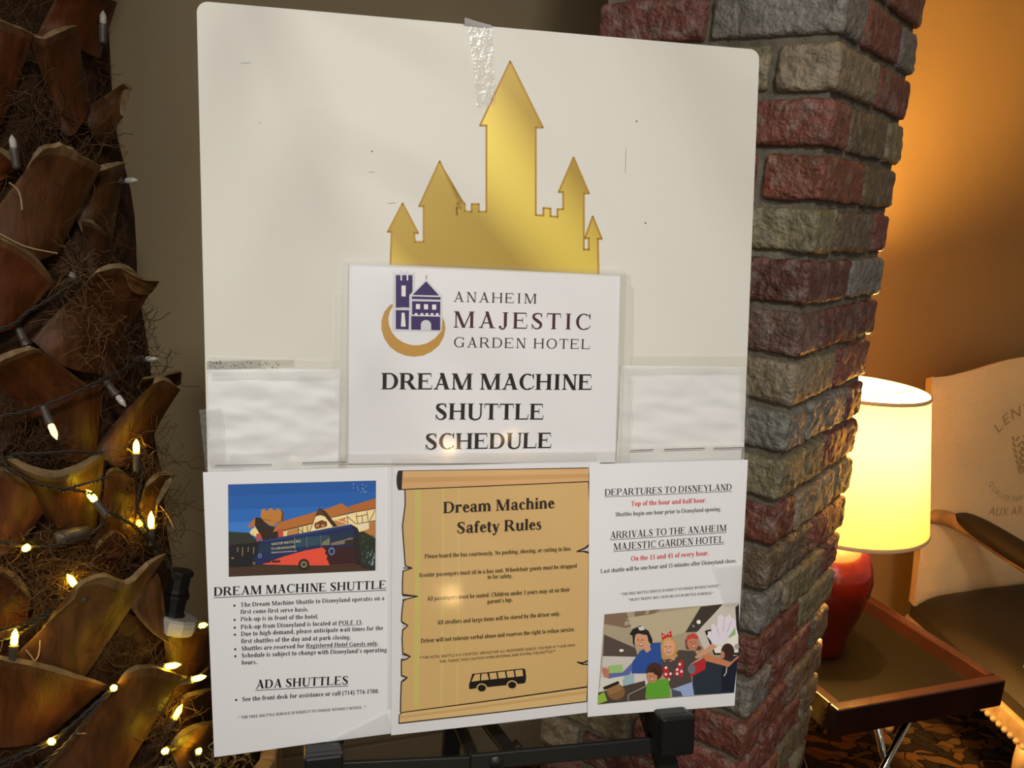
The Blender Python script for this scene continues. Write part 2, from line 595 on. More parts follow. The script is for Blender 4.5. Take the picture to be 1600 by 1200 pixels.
class Print:
    """flat coloured shapes printed on a sheet; given in picture points"""

    def __init__(self, sheet, sub=0.0):
        self.s, self.mb, self.k = sheet, MB(), 0

    def lift(self):
        self.k += 1
        return 0.00018 + 0.000012 * self.k

    def tri(self, pts, col, lift, smax=0.03):
        tess = tessellate_polygon([[Vector((a, b, 0)) for a, b in pts]])
        def emit(A, B, C, depth=0):
            e = max((A - B).length, (B - C).length, (C - A).length)
            if e > smax and depth < 5:
                ab_, bc, ca = (A + B) / 2, (B + C) / 2, (C + A) / 2
                for t in ((A, ab_, ca), (ab_, B, bc), (ca, bc, C), (ab_, bc, ca)):
                    emit(*t, depth + 1)
                return
            P = [self.s.p(q.x, q.y, lift) for q in (A, B, C)]
            if (P[1] - P[0]).cross(P[2] - P[0]).dot(BN) < 0:
                P.reverse()
            self.mb.poly(P, col)
        for t in tess:
            emit(*[Vector(pts[i]) for i in t])

    def poly(self, pts, c, smax=0.03):
        self.tri([ab(*p) for p in pts], rgb(*c), self.lift(), smax)

    def ell(self, cx, cy, rx, ry, c, rot=0.0, n=18):
        cr, sr = math.cos(rot), math.sin(rot)
        self.poly([(cx + rx * math.cos(2 * math.pi * k / n) * cr - ry * math.sin(2 * math.pi * k / n) * sr, cy + rx * math.cos(2 * math.pi * k / n) * sr + ry * math.sin(2 * math.pi * k / n) * cr) for k in range(n)], c)

    def line(self, pts, w, c):
        """polyline of width w (picture px)"""
        l = self.lift()
        for (x0, y0), (x1, y1) in zip(pts[:-1], pts[1:]):
            d = Vector((x1 - x0, y1 - y0))
            if d.length < 1e-6:
                continue
            n = Vector((-d.y, d.x)).normalized() * w / 2
            e = d.normalized() * w * .3
            self.tri([ab(x0 - e.x + n.x, y0 - e.y + n.y), ab(x1 + e.x + n.x, y1 + e.y + n.y), ab(x1 + e.x - n.x, y1 + e.y - n.y), ab(x0 - e.x - n.x, y0 - e.y - n.y)], rgb(*c), l)

    def build(self, name, parent, m=None):
        return self.mb.build(name, m or M_INK, parent)


for gx, gy, pw in ((690, 690, 5.0), (676, 924, 5.0), (800, 692, 2.0)):
    q_ = b3(*ab(gx, gy))
    v_ = (q_ - EYE).normalized()
    r_ = v_ - BN * (2 * v_.dot(BN))
    l_ = bpy.data.lights.new('lobby_lamp', 'POINT')
    l_.energy, l_.color, l_.shadow_soft_size = pw, (1.0, 0.62, 0.26), 0.045
    o_ = bpy.data.objects.new('lobby_lamp', l_)
    COL.objects.link(o_)
    o_.location = q_ + r_ * 3.0

# ------------------------------------------------------------------ serif lettering drawn stroke by stroke (cap height 0.66 em)


class Pen:
    def __init__(self, S, T):
        self.S, self.T, self.q = S, T, []

    def quad(self, *p):
        self.q.append(list(p))

    def stem(self, x, y0, y1, w=None, s0=True, s1=True, sw=None):
        """upright stroke centred on x with serifs at its ends"""
        w = (w or self.S) / 2
        self.quad((x - w, y0), (x + w, y0), (x + w, y1), (x - w, y1))
        sw = sw or (w + 0.055)
        if s0:
            self.serif(x, y0, sw, 1)
        if s1 is True:
            self.serif(x, y1, sw, -1)
        elif s1 == 'l':      # flag serif to the left
            self.quad((x - sw, y1 - self.T * .9), (x, y1 - self.T * 1.7), (x, y1), (x - w, y1))

    def serif(self, x, y, sw, up):
        t = self.T * .62 * up
        self.quad((x - sw, y), (x + sw, y), (x + sw, y + t), (x - sw, y + t))
        w = sw * .62
        self.quad((x - w, y + t), (x + w, y + t), (x + w * .72, y + t * 1.9), (x - w * .72, y + t * 1.9))

    def bar(self, x0, x1, y, t=None):
        t = (t or self.T) / 2
        self.quad((x0, y - t), (x1, y - t), (x1, y + t), (x0, y + t))

    def diag(self, x0, y0, x1, y1, w):
        self.quad((x0 - w / 2, y0), (x0 + w / 2, y0), (x1 + w / 2, y1), (x1 - w / 2, y1))

    def arc(self, cx, cy, rx, ry, a0, a1, n=14, S=None, T=None):
        """part of a bowl: thick at its sides, thin at top and bottom; rx, ry are the outer radii"""
        S, T = S or self.S, T or self.T
        P = []
        for i in range(n + 1):
            a = math.radians(a0 + (a1 - a0) * i / n)
            c, s = math.cos(a), math.sin(a)
            P.append(((cx + rx * c, cy + ry * s), (cx + (rx - S) * c, cy + (ry - T) * s)))
        for (o0, i0), (o1, i1) in zip(P[:-1], P[1:]):
            self.quad(o0, o1, i1, i0)

    def path(self, pts, n=5):
        """(x, y, width) points joined by a smooth stroke"""
        Q = []
        m = len(pts)
        for i in range(m - 1):
            p0, p1, p2, p3 = pts[max(i - 1, 0)], pts[i], pts[i + 1], pts[min(i + 2, m - 1)]
            for k in range(n):
                t = k / n
                Q.append([.5 * (2 * b + (c - a) * t + (2 * a - 5 * b + 4 * c - d) * t * t + (3 * b - a - 3 * c + d) * t ** 3) for a, b, c, d in zip(p0, p1, p2, p3)])
        Q.append(list(pts[-1]))
        E = []
        for i, (x, y, w) in enumerate(Q):
            a, b = Q[max(i - 1, 0)], Q[min(i + 1, len(Q) - 1)]
            dx, dy = b[0] - a[0], b[1] - a[1]
            l = math.hypot(dx, dy) or 1
            E.append(((x - dy / l * w / 2, y + dx / l * w / 2), (x + dy / l * w / 2, y - dx / l * w / 2)))
        for (a, b), (c, d) in zip(E[:-1], E[1:]):
            self.quad(a, b, d, c)

    def dot(self, x, y, r, n=10):
        self.q.append([(x + r * math.cos(2 * math.pi * k / n), y + r * math.sin(2 * math.pi * k / n)) for k in range(n)])


_GC = {}
H, XH, ASC, DSC = 0.66, 0.46, 0.68, -0.2


def glyph(ch, S=0.145, T=0.045):
    key = (ch, S, T)
    if key in _GC:
        return _GC[key]
    p = Pen(S, T)
    w = 0.5
    q = S / 2
    L = 0.06 + q            # usual x of a left stem
    if ch == 'A':
        w = .72; p.diag(.12, 0, .37, H, T * 1.2); p.diag(.57, 0, .345, H + .015, S * 1.08); p.bar(.2, .5, .21); p.serif(.11, 0, .1, 1); p.serif(.58, 0, .13, 1)
    elif ch == 'B':
        w = .66; p.stem(L, 0, H, sw=q + .05); p.bar(L, .36, H - T / 2); p.bar(L, .36, .35); p.bar(L, .38, T / 2)
        p.arc(.36, .505, .215, .155, -90, 90); p.arc(.37, .18, .25, .18, -90, 90)
    elif ch == 'C':
        w = .70; p.arc(.38, .33, .34, .345, 55, 305, 24); p.quad((.575, .6), (.63, .67), (.655, .67), (.66, .44), (.635, .44)); p.path([(.575, .05, T), (.62, .1, T * .8), (.665, .17, T * .7)])
    elif ch == 'D':
        w = .72; p.stem(L, 0, H, sw=q + .05); p.bar(L, .36, H - T / 2); p.bar(L, .36, T / 2); p.arc(.34, .33, .34, .33, -90, 90, 20)
    elif ch in 'EF':
        w = .66 if ch == 'E' else .61
        p.stem(L, 0, H, sw=q + .05); p.bar(L, .57, H - T / 2); p.bar(L, .42, .345)
        p.quad((.545, H), (.575, H), (.59, .49), (.565, .49)); p.quad((.41, .45), (.435, .45), (.435, .235), (.41, .235))
        if ch == 'E':
            p.bar(L, .58, T / 2); p.quad((.57, 0), (.6, 0), (.63, .18), (.605, .18))
    elif ch == 'G':
        w = .77; p.arc(.39, .33, .35, .345, 55, 320, 24); p.quad((.585, .6), (.64, .67), (.66, .67), (.67, .45), (.645, .45)); p.stem(.62, .03, .3, s0=False, sw=q + .05)
    elif ch == 'H':
        w = .78; p.stem(L + .02, 0, H); p.stem(.78 - L - .02, 0, H); p.bar(L, .78 - L, .34)
    elif ch == 'I':
        w = .39; p.stem(.195, 0, H)
    elif ch == 'J':
        w = .5; p.stem(.3, .1, H, s0=False); p.path([(.3 + q * .3, .16, S * .8), (.27, .03, S * .6), (.19, -.03, T * 1.2), (.1, -.01, T * 1.2)]); p.dot(.09, .05, .06)
    elif ch == 'K':
        w = .77; p.stem(L, 0, H); p.diag(L, .26, .56, H, T * 1.4); p.diag(.6, 0, .33, .42, S * 1.1); p.serif(.58, H, .13, -1); p.serif(.62, 0, .13, 1)
    elif ch == 'L':
        w = .66; p.stem(L + .01, 0, H); p.bar(L, .58, T / 2); p.quad((.56, 0), (.6, 0), (.63, .22), (.605, .22))
    elif ch == 'M':
        w = .94; p.stem(.13, 0, H, T * 1.1, True, False, .1); p.stem(.77, 0, H, S, True, True); p.diag(.45, 0, .17, H, S * 1.1); p.diag(.45, 0, .74, H, T * 1.2); p.serif(.12, H, .08, -1)
    elif ch == 'N':
        w = .72; p.stem(.13, 0, H, T * 1.1, True, False, .1); p.stem(.59, 0, H, T * 1.1, False, True, .1); p.diag(.57, -.01, .15, H, S * 1.15); p.serif(.12, H, .08, -1)
    elif ch in 'OQ':
        w = .78; p.arc(.39, .33, .355, .345, 0, 360, 30)
        if ch == 'Q':
            p.path([(.38, .02, S * .5), (.48, -.12, S * .9), (.62, -.15, S * .7), (.7, -.12, T)])
    elif ch in 'PR':
        w = .61 if ch == 'P' else .72
        p.stem(L, 0, H, sw=q + .05); p.bar(L, .36, H - T / 2); p.bar(L, .36, .31); p.arc(.35, .4825, .23, .1775, -90, 90)
        if ch == 'R':
            p.diag(.6, 0, .36, .33, S * 1.15); p.serif(.62, 0, .1, 1)
    elif ch == 'S':
        w = .56; p.path([(.47, .5, T * .7), (.4, .62, T), (.27, .655 - T * .5, T * 1.1), (.14, .57, S * .75), (.14, .45, S * .9), (.28, .34, S * 1.05), (.42, .23, S * .95), (.43, .1, S * .75), (.3, .01, T * 1.1), (.16, .04, T), (.07, .19, T * .7)])
        p.quad((.455, .67), (.48, .67), (.485, .47), (.46, .47)); p.quad((.05, .21), (.075, .21), (.085, -.01), (.06, -.01))
    elif ch == 'T':
        w = .66; p.stem(.33, 0, H, s1=False); p.bar(.04, .62, H - T / 2); p.quad((.035, H), (.065, H), (.05, .47), (.025, .47)); p.quad((.595, H), (.625, H), (.635, .47), (.61, .47))
    elif ch == 'U':
        w = .72; p.stem(.17, .2, H, s0=False); p.stem(.61, .2, H, T * 1.2, False, True, .09); p.path([(.17, .22, S), (.19, .09, S * .85), (.3, .01, T * 1.4), (.42, .005, T * 1.2), (.56, .07, T * 1.2), (.61, .22, T * 1.2)])
    elif ch == 'V':
        w = .72; p.diag(.37, -.01, .14, H, S * 1.1); p.diag(.37, -.01, .6, H, T * 1.2); p.serif(.14, H, .12, -1); p.serif(.61, H, .09, -1)
    elif ch == 'W':
        w = 1.0; p.diag(.3, -.01, .12, H, S); p.diag(.3, -.01, .5, H, T * 1.2); p.diag(.68, -.01, .48, H, S); p.diag(.68, -.01, .88, H, T * 1.2); p.serif(.13, H, .12, -1); p.serif(.5, H, .12, -1); p.serif(.89, H, .09, -1)
    elif ch == 'X':
        w = .72; p.diag(.56, 0, .16, H, S * 1.15); p.diag(.13, 0, .56, H, T * 1.2); [p.serif(x, y, .1, u) for x, y, u in ((.13, 0, 1), (.57, 0, 1), (.16, H, -1), (.57, H, -1))]
    elif ch == 'Y':
        w = .72; p.stem(.37, 0, .32, s1=False); p.diag(.37, .27, .14, H, S * 1.05); p.diag(.39, .27, .6, H, T * 1.2); p.serif(.14, H, .12, -1); p.serif(.61, H, .09, -1)
    elif ch == 'Z':
        w = .66; p.bar(.08, .6, H - T / 2); p.bar(.05, .61, T / 2); p.diag(.14, 0, .52, H, S * 1.15); p.quad((.07, H), (.1, H), (.085, .48), (.06, .48)); p.quad((.59, 0), (.615, 0), (.625, .2), (.6, .2))
    elif ch == 'a':
        w = .5; p.arc(.22, .135, .19, .145, 60, 300, 12); p.stem(.35, .06, .33, S * .95, False, False); p.path([(.35, .3, S * .95), (.33, .42, S * .7), (.22, .455, T * 1.1), (.1, .4, T)]); p.dot(.12, .37, .055); p.path([(.35, .1, S * .9), (.4, .02, T * 1.6), (.48, .04, T * .8)])
    elif ch == 'b':
        w = .556; p.stem(.13, .02, ASC, S, False, 'l', .11); p.arc(.3, .23, .22, .24, -150, 150, 18)
    elif ch == 'c':
        w = .444; p.arc(.24, .23, .205, .24, 55, 300, 16); p.dot(.345, .36, .06); p.path([(.32, .03, T), (.38, .06, T * .8), (.41, .11, T * .6)])
    elif ch == 'd':
        w = .556; p.stem(.41, 0, ASC, S, False, 'l', .11); p.arc(.25, .23, .215, .24, 30, 330, 18); p.quad((.4, 0), (.54, 0), (.54, .03), (.4, .05))
    elif ch == 'e':
        w = .444; p.arc(.23, .23, .2, .24, 0, 305, 18); p.bar(.06, .42, .255, T * 1.1); p.path([(.33, .02, T * 1.2), (.38, .06, T), (.42, .12, T * .7)])
    elif ch == 'f':
        w = .34; p.stem(.15, 0, .53, S, True, False, .12); p.bar(.02, .3, XH - T / 2); p.path([(.15, .5, S), (.17, .61, S * .7), (.25, .67, T * 1.2), (.32, .64, T)]); p.dot(.32, .61, .05)
    elif ch == 'g':
        w = .5; p.arc(.22, .31, .185, .155, 0, 360, 18, S * .8); p.bar(.33, .47, .43, T * 1.2); p.path([(.13, .17, T), (.09, .1, S * .6), (.16, .05, S * .7), (.32, .02, S * .8), (.42, -.06, S * .6), (.34, -.16, T), (.2, -.185, T), (.07, -.14, S * .4), (.07, -.05, T), (.14, .01, T)])
    elif ch == 'h':
        w = .556; p.stem(.13, 0, ASC, S, True, 'l', .11); p.stem(.42, 0, .3, S, True, False, .11); p.path([(.17, .36, T), (.26, .44, T * 1.5), (.37, .425, S * .7), (.42, .29, S)])
    elif ch in 'ij':
        w = .278; p.dot(.14, .6, .075)
        if ch == 'i':
            p.stem(.14, 0, XH, S, True, 'l', .115)
        else:
            p.stem(.15, -.05, XH, S, False, 'l', .11); p.path([(.15, 0, S), (.13, -.12, S * .7), (.05, -.185, T), (-.03, -.15, T)])
    elif ch == 'k':
        w = .556; p.stem(.13, 0, ASC, S, True, 'l', .11); p.diag(.16, .17, .43, XH, T * 1.3); p.diag(.45, 0, .27, .3, S * 1.05); p.serif(.44, 0, .1, 1); p.serif(.43, XH, .09, -1)
    elif ch == 'l':
        w = .278; p.stem(.14, 0, ASC, S, True, 'l', .115)
    elif ch in 'mn':
        w = .556 if ch == 'n' else .833
        p.stem(.13, 0, XH, S, True, 'l', .11)
        for k in range(1 if ch == 'n' else 2):
            d = .28 * k
            p.stem(.42 + d, 0, .3, S, True, False, .11); p.path([(.17 + d, .36, T), (.26 + d, .44, T * 1.5), (.37 + d, .425, S * .7), (.42 + d, .29, S)])
    elif ch == 'o':
        w = .5; p.arc(.25, .23, .22, .24, 0, 360, 22)
    elif ch == 'p':
        w = .556; p.stem(.13, DSC, XH, S, True, 'l', .11); p.arc(.3, .23, .22, .24, -150, 150, 18)
    elif ch == 'q':
        w = .556; p.stem(.41, DSC, XH, S, True, False, .11); p.arc(.25, .23, .215, .24, 30, 330, 18)
    elif ch == 'r':
        w = .444; p.stem(.13, 0, XH, S, True, 'l', .12); p.path([(.17, .33, T), (.25, .43, T * 1.6), (.33, .43, T * 2), (.38, .4, T)]); p.dot(.355, .385, .065)
    elif ch == 's':
        w = .389; p.path([(.31, .35, T * .7), (.25, .44, T), (.16, .45, T * 1.1), (.1, .36, S * .65), (.19, .26, S * .85), (.29, .16, S * .8), (.28, .05, S * .5), (.17, .005, T), (.09, .04, T), (.05, .14, T * .7)])
    elif ch == 't':
        w = .333; p.stem(.15, .08, .6, S, False, False); p.bar(.02, .3, XH - T / 2); p.path([(.15, .12, S), (.17, .03, S * .7), (.24, .01, T * 1.3), (.31, .07, T * .8)])
    elif ch == 'u':
        w = .556; p.stem(.13, .13, XH, S, False, 'l', .11); p.stem(.42, 0, XH, S, False, 'l', .11); p.path([(.13, .17, S), (.16, .05, S * .75), (.25, .015, T * 1.5), (.37, .08, T)]); p.quad((.42, 0), (.54, 0), (.54, .03), (.42, .05))
    elif ch == 'v':
        w = .5; p.diag(.26, -.01, .1, XH, S * 1.05); p.diag(.26, -.01, .41, XH, T * 1.2); p.serif(.11, XH, .1, -1); p.serif(.41, XH, .07, -1)
    elif ch == 'w':
        w = .722; p.diag(.22, -.01, .09, XH, S); p.diag(.22, -.01, .36, XH, T * 1.2); p.diag(.49, -.01, .35, XH, S); p.diag(.49, -.01, .63, XH, T * 1.2); p.serif(.1, XH, .09, -1); p.serif(.36, XH, .09, -1); p.serif(.64, XH, .06, -1)
    elif ch == 'x':
        w = .5; p.diag(.39, 0, .12, XH, S * 1.1); p.diag(.09, 0, .4, XH, T * 1.2); [p.serif(x, y, .085, u) for x, y, u in ((.09, 0, 1), (.4, 0, 1), (.12, XH, -1), (.4, XH, -1))]
    elif ch == 'y':
        w = .5; p.diag(.27, 0, .11, XH, S * 1.05); p.path([(.41, XH, T * 1.2), (.27, .03, T * 1.3), (.21, -.12, T * 1.4), (.12, -.18, T * 1.4), (.07, -.15, T)]); p.dot(.09, -.14, .05); p.serif(.11, XH, .1, -1); p.serif(.41, XH, .07, -1)
    elif ch == 'z':
        w = .444; p.bar(.06, .4, XH - T / 2); p.bar(.04, .41, T / 2); p.diag(.1, 0, .35, XH, S)
    elif ch == '0':
        p.arc(.25, .33, .22, .345, 0, 360, 24)
    elif ch == '1':
        p.stem(.27, 0, H, S, True, 'l', .14)
    elif ch == '3':
        p.path([(.07, .52, T), (.14, .63, T * 1.6), (.27, .64, S * .6), (.36, .53, S * .85), (.3, .4, S * .6), (.18, .345, T)]); p.path([(.18, .35, T), (.34, .31, S * .8), (.4, .17, S * .9), (.31, .04, S * .6), (.16, .01, T * 1.3), (.05, .06, T * 1.6)])
    elif ch == '4':
        p.stem(.33, 0, H, S, False, False); p.bar(.03, .47, .19, .09); p.diag(.06, .19, .33, H, T * 1.3)
    elif ch == '5':
        p.bar(.13, .43, .6, .1); p.diag(.1, .35, .16, .62, T * 1.2); p.path([(.1, .36, T), (.26, .37, S * .7), (.37, .25, S * .95), (.36, .12, S * .8), (.22, .02, T * 1.5), (.06, .05, T * 1.6)])
    elif ch == '7':
        p.bar(.05, .46, .6, .12); p.diag(.2, 0, .42, .6, S * .7); p.quad((.05, .62), (.08, .62), (.07, .45), (.03, .45))
    elif ch == '.':
        w = .25; p.dot(.125, .07, .078)
    elif ch == ',':
        w = .25; p.dot(.125, .07, .078); p.path([(.16, .07, .08), (.17, -.05, .05), (.09, -.15, .02)])
    elif ch in "'\u2019":
        w = .29; p.dot(.14, .6, .07); p.path([(.17, .6, .08), (.18, .5, .05), (.11, .41, .02)])
    elif ch == '-':
        w = .333; p.bar(.04, .29, .22, .1)
    elif ch == '(':
        w = .333; p.path([(.29, .7, T * .6), (.13, .5, S * .75), (.09, .26, S * .9), (.14, .0, S * .75), (.29, -.17, T * .6)])
    elif ch == ')':
        w = .333; p.path([(.04, .7, T * .6), (.2, .5, S * .75), (.24, .26, S * .9), (.19, .0, S * .75), (.04, -.17, T * .6)])
    elif ch == '*':
        for k in range(5):
            a = math.radians(90 + 72 * k)
            p.path([(.25, .52, .04), (.25 + .14 * math.cos(a), .52 + .14 * math.sin(a), .075)], 2)
    elif ch == '\u2022':
        w = .35; p.dot(.175, .3, .15, 14)
    elif ch == ' ':
        w = .25
    _GC[key] = (w, p.q)
    return _GC[key]


_SANS = {}


def sans_glyph(ch):
    """the built-in sans face as triangles, cap height 0.66"""
    if ch not in _SANS:
        c = bpy.data.curves.new('sans', 'FONT')
        c.body = ch if ch != ' ' else 'n'
        c.resolution_u = 3
        o = bpy.data.objects.new('sans', c)
        COL.objects.link(o)
        dg = bpy.context.evaluated_depsgraph_get()
        me = o.evaluated_get(dg).to_mesh()
        k = 0.66 / 0.729
        q = [[(me.vertices[i].co.x * k, me.vertices[i].co.y * k) for i in f.vertices] for f in me.polygons] if ch != ' ' else []
        xs = [v.co.x * k for v in me.vertices]
        w = (max(xs) + .07) if ch != ' ' else .28
        bpy.data.objects.remove(o)
        bpy.data.curves.remove(c)
        _SANS[ch] = (w, q)
    return _SANS[ch]


def lettering(pr, text, x0, y0, x1, y1, cap, col=(18, 18, 20), bold=True, track=0.0, sans=False, under=None, S=None, T=None):
    """print `text` with its baseline from picture point (x0,y0) to (x1,y1); cap height in picture px.
    under = list of (first, last) character ranges to underline, or True"""
    get = sans_glyph if sans else (lambda c: glyph(c, S or (0.158 if bold else 0.115), T or (0.054 if bold else 0.046)))
    A, B = Vector(ab(x0, y0)), Vector(ab(x1, y1))
    d = (B - A)
    L = d.length
    d = d / L
    C = Vector(ab((x0 + x1) / 2 + cap * ((y1 - y0) / max(1e-6, (x1 - x0))), (y0 + y1) / 2 - cap))
    mid = (A + B) / 2
    nrm = Vector((d.y, -d.x))
    if nrm.y > 0:
        nrm = -nrm
    sy = abs((C - mid).dot(nrm)) / H
    adv, xs = 0.0, []
    for c in text:
        xs.append(adv)
        adv += get(c)[0] + track
    adv -= track
    sx = L / adv
    lift = pr.lift()
    colr = rgb(*col)

    def put(P):
        pts = [A + d * (x * sx) + nrm * (y * sy) for x, y in P]
        W = [pr.s.p(q.x, q.y, lift) for q in pts]
        if len(W) >= 3:
            nn = Vector((0, 0, 0))
            for i in range(1, len(W) - 1):
                nn += (W[i] - W[0]).cross(W[i + 1] - W[0])
            if nn.dot(BN) < 0:
                W.reverse()
        pr.mb.poly(W, colr)
    for c, ox in zip(text, xs):
        for P in get(c)[1]:
            put([(x + ox, y) for x, y in P])
    if under:
        rngs = [(0, len(text) - 1)] if under is True else under
        for i0, i1 in rngs:
            a, b = xs[i0], xs[i1] + get(text[i1])[0]
            m = max(1, int((b - a) / .8))
            for k in range(m):
                put([(a + (b - a) * k / m, -.1), (a + (b - a) * (k + 1) / m, -.1), (a + (b - a) * (k + 1) / m, -.15), (a + (b - a) * k / m, -.15)])

# ------------------------------------------------------------------ the sign board
bo = BP + BU * (BW / 2) + BD * BH
board = thing('foam_sign_board', tuple(bo), 'large white foam sign board with a gold castle, standing on the black easel', 'sign')
mb = MB()


def rounded_rect(w, h, r, n=6):
    P = []
    for cx, cy, a0 in ((w - r, r, -90), (w - r, h - r, 0), (r, h - r, 90), (r, r, 180)):
        for k in range(n + 1):
            a = math.radians(a0 + 90 * k / n)
            P.append((cx + r * math.cos(a), cy + r * math.sin(a)))
    return P


RP = rounded_rect(BW, BH, 0.011)
fr = [b3(a, b, 0) for a, b in RP]
bk = [b3(a, b, -BT) for a, b in RP]
b = len(mb.v)
mb.v += [tuple(v) for v in fr + bk]
n = len(RP)
mb.face([b + i for i in range(n)][::-1], mat=0)
mb.face([b + n + i for i in range(n)], mat=0)
for i in range(n):
    mb.face((b + i, b + (i + 1) % n, b + n + (i + 1) % n, b + n + i), mat=1)
mb.build('foam_panel', [M_BOARD, M_BOARD_EDGE], board)

# plain gold castle (a generic one) printed on the board
def gold_print():
    m = mat('gold_foil_print', (0.42, 0.29, 0.035), 0.38, 0.5, metal=0.25)
    nt = m.node_tree
    bs = nt.nodes['Principled BSDF']
    tc = nt.nodes.new('ShaderNodeTexCoord')
    mp = nt.nodes.new('ShaderNodeMapping')
    mp.inputs['Rotation'].default_value = (0, 0.75, 0)
    wv = nt.nodes.new('ShaderNodeTexWave')
    wv.inputs['Scale'].default_value = 1.7
    wv.inputs['Distortion'].default_value = 1.2
    wv.inputs['Phase Offset'].default_value = 2.2
    wv.inputs['Detail Scale'].default_value = 0.4
    cr = nt.nodes.new('ShaderNodeValToRGB')
    e = cr.color_ramp.elements
    e[0].position = 0.35; e[0].color = (0.36, 0.245, 0.04, 1)
    e[1].position = 1.0; e[1].color = (0.66, 0.50, 0.09, 1)
    nt.links.new(tc.outputs['Object'], mp.inputs[0]); nt.links.new(mp.outputs[0], wv.inputs['Vector'])
    nt.links.new(wv.outputs['Fac'], cr.inputs[0]); nt.links.new(cr.outputs[0], bs.inputs['Base Color'])
    return m


M_GOLD = gold_print()
FB = Flat(0.0)
# straight-sided towers: (centre x, half width, wall top y, roof tip y or None for battlements, roof overhang)
CB = [(608, 414), (938, 426)]            # foot of the castle left and right


def castle_shape():
    def base(x):
        return 412 + (x - 608) * 14 / 330
    P = [(610, base(610) + 4), (612, 362), (606, 362), (629, 318), (653, 364), (647, 364), (648, 378), (662, 378)]
    P += [(662, 322), (655, 322), (687, 252), (720, 325), (713, 325), (714, 336)]
    P += [(714, 318), (726, 318), (726, 330), (737, 331), (737, 319), (748, 319), (748, 331)]
    P += [(760, 331), (760, 196), (750, 196), (797, 96), (848, 199), (837, 199), (837, 336)]
    P += [(849, 337), (849, 325), (860, 326), (860, 338), (871, 339), (871, 327), (880, 327)]
    P += [(880, 300), (873, 300), (896, 246), (920, 302), (912, 302), (912, 390), (920, 390), (920, 372), (914, 372), (926, 338), (940, 373), (934, 373), (935, base(935) + 4)]
    return P


em = Print(FB)
outline = castle_shape()
em.poly(outline, (255, 255, 255), 0.05)
castle = em.build('castle_emblem', board, M_GOLD)
castle['label'] = 'gold castle emblem'
ed = Print(FB)
ed.k = 3
ed.line(outline, 3.0, (166, 128, 40))
ed.build('emblem_outline', board)
# scuffs and old tape on the bare board
for pts, w in (([(581, 236), (582, 237)], 2.2), ([(994, 189), (995, 190)], 2), ([(1008, 348), (1009, 349)], 2.2), ([(978, 232), (977, 270)], 0.5), ([(576, 269), (585, 269)], .6), ([(606, 318), (618, 317)], .6), ([(376, 99), (392, 98)], .5), ([(404, 190), (408, 193)], .6)):
    sc = Print(FB)
    sc.line(pts, w, (95, 92, 84))
    sc.build('scuff_mark', board)


def tape(quads, name, parent, m=M_TAPE, h=0.0006, n=10):
    for q in quads:
        mb = MB()
        (ax, ay), (bx, by), (cx, cy), (dx, dy) = [ab(*p) for p in q]
        rows = []
        for i in range(n + 1):
            t = i / n
            rows.append([b3((1 - t) * ((1 - s) * ax + s * bx) + t * ((1 - s) * dx + s * cx), (1 - t) * ((1 - s) * ay + s * by) + t * ((1 - s) * dy + s * cy), h) for s in [j / n for j in range(n + 1)]])
        mb.grid(rows, smooth=True, flip=True)
        o = mb.build(name, m, parent)
    return o


# peeled end of the old strip standing up over the top edge
t = tape([[(731, 38), (768, 41), (774, 163), (745, 168)]], 'old_tape', board, M_TAPE_CREASED, 0.0005)
pe = MB()
pe.grid([[b3(*ab(x, y), h) for x, y, h in r] for r in ([(724, 31, .008), (724, 35, .006), (726, 40, .001)], [(745, 36, .005), (744, 39, .003), (744, 42, .0006)], [(768, 40, .001), (768, 42, .0008), (768, 44, .0006)])])
pe.build('peeled_tape_end', M_PAPER_GLOSS, board)
dt = Print(FB)
dt.line([(327, 571), (412, 569)], 13, (150, 148, 132))
dt.line([(412, 569), (456, 568)], 12, (176, 172, 156))
rng = random.Random(3)
for k in range(60):
    x = 328 + 110 * rng.random() ** 1.6
    y = 564 + rng.random() * 12
    r = .5 + rng.random() * .9
    dt.ell(x, y, r * 1.2, r * .8, (70, 66, 56), 0, 6)
gr = dt.build('tape_grime', board)
tape([[(326, 556), (457, 562), (530, 563), (327, 578)], [(457, 562), (530, 563), (530, 576), (457, 576)], [(968, 430), (990, 450), (988, 575), (968, 575)], [(985, 556), (1167, 556), (1166, 574), (985, 574)], [(521, 460), (536, 460), (533, 576), (519, 576)]], 'tape_strip', board)

# ---- two blank wrinkled sheets left and right of the title sheet
def crumple(seed, amp, s0=3.0):
    def h(s, t):
        return (noise.noise(Vector((s * s0 + t * 1.4, t * s0 * 2.2 - s * 1.6, seed))) + .55 * noise.noise(Vector((s * s0 * 2.1 + t * 3, t * s0 * 4.2 - s * 3.4, seed + 4)))) * amp + amp
    return h


def sheet_thing(name, corners, base, h, m, label, cat, group=None):
    sh = Sheet(corners, base, h)
    a, b = sh.at(.5, 1)
    root = thing(name, tuple(b3(a, b, base)), label, cat, group)
    sh.mesh('paper', m, root)
    return sh, root


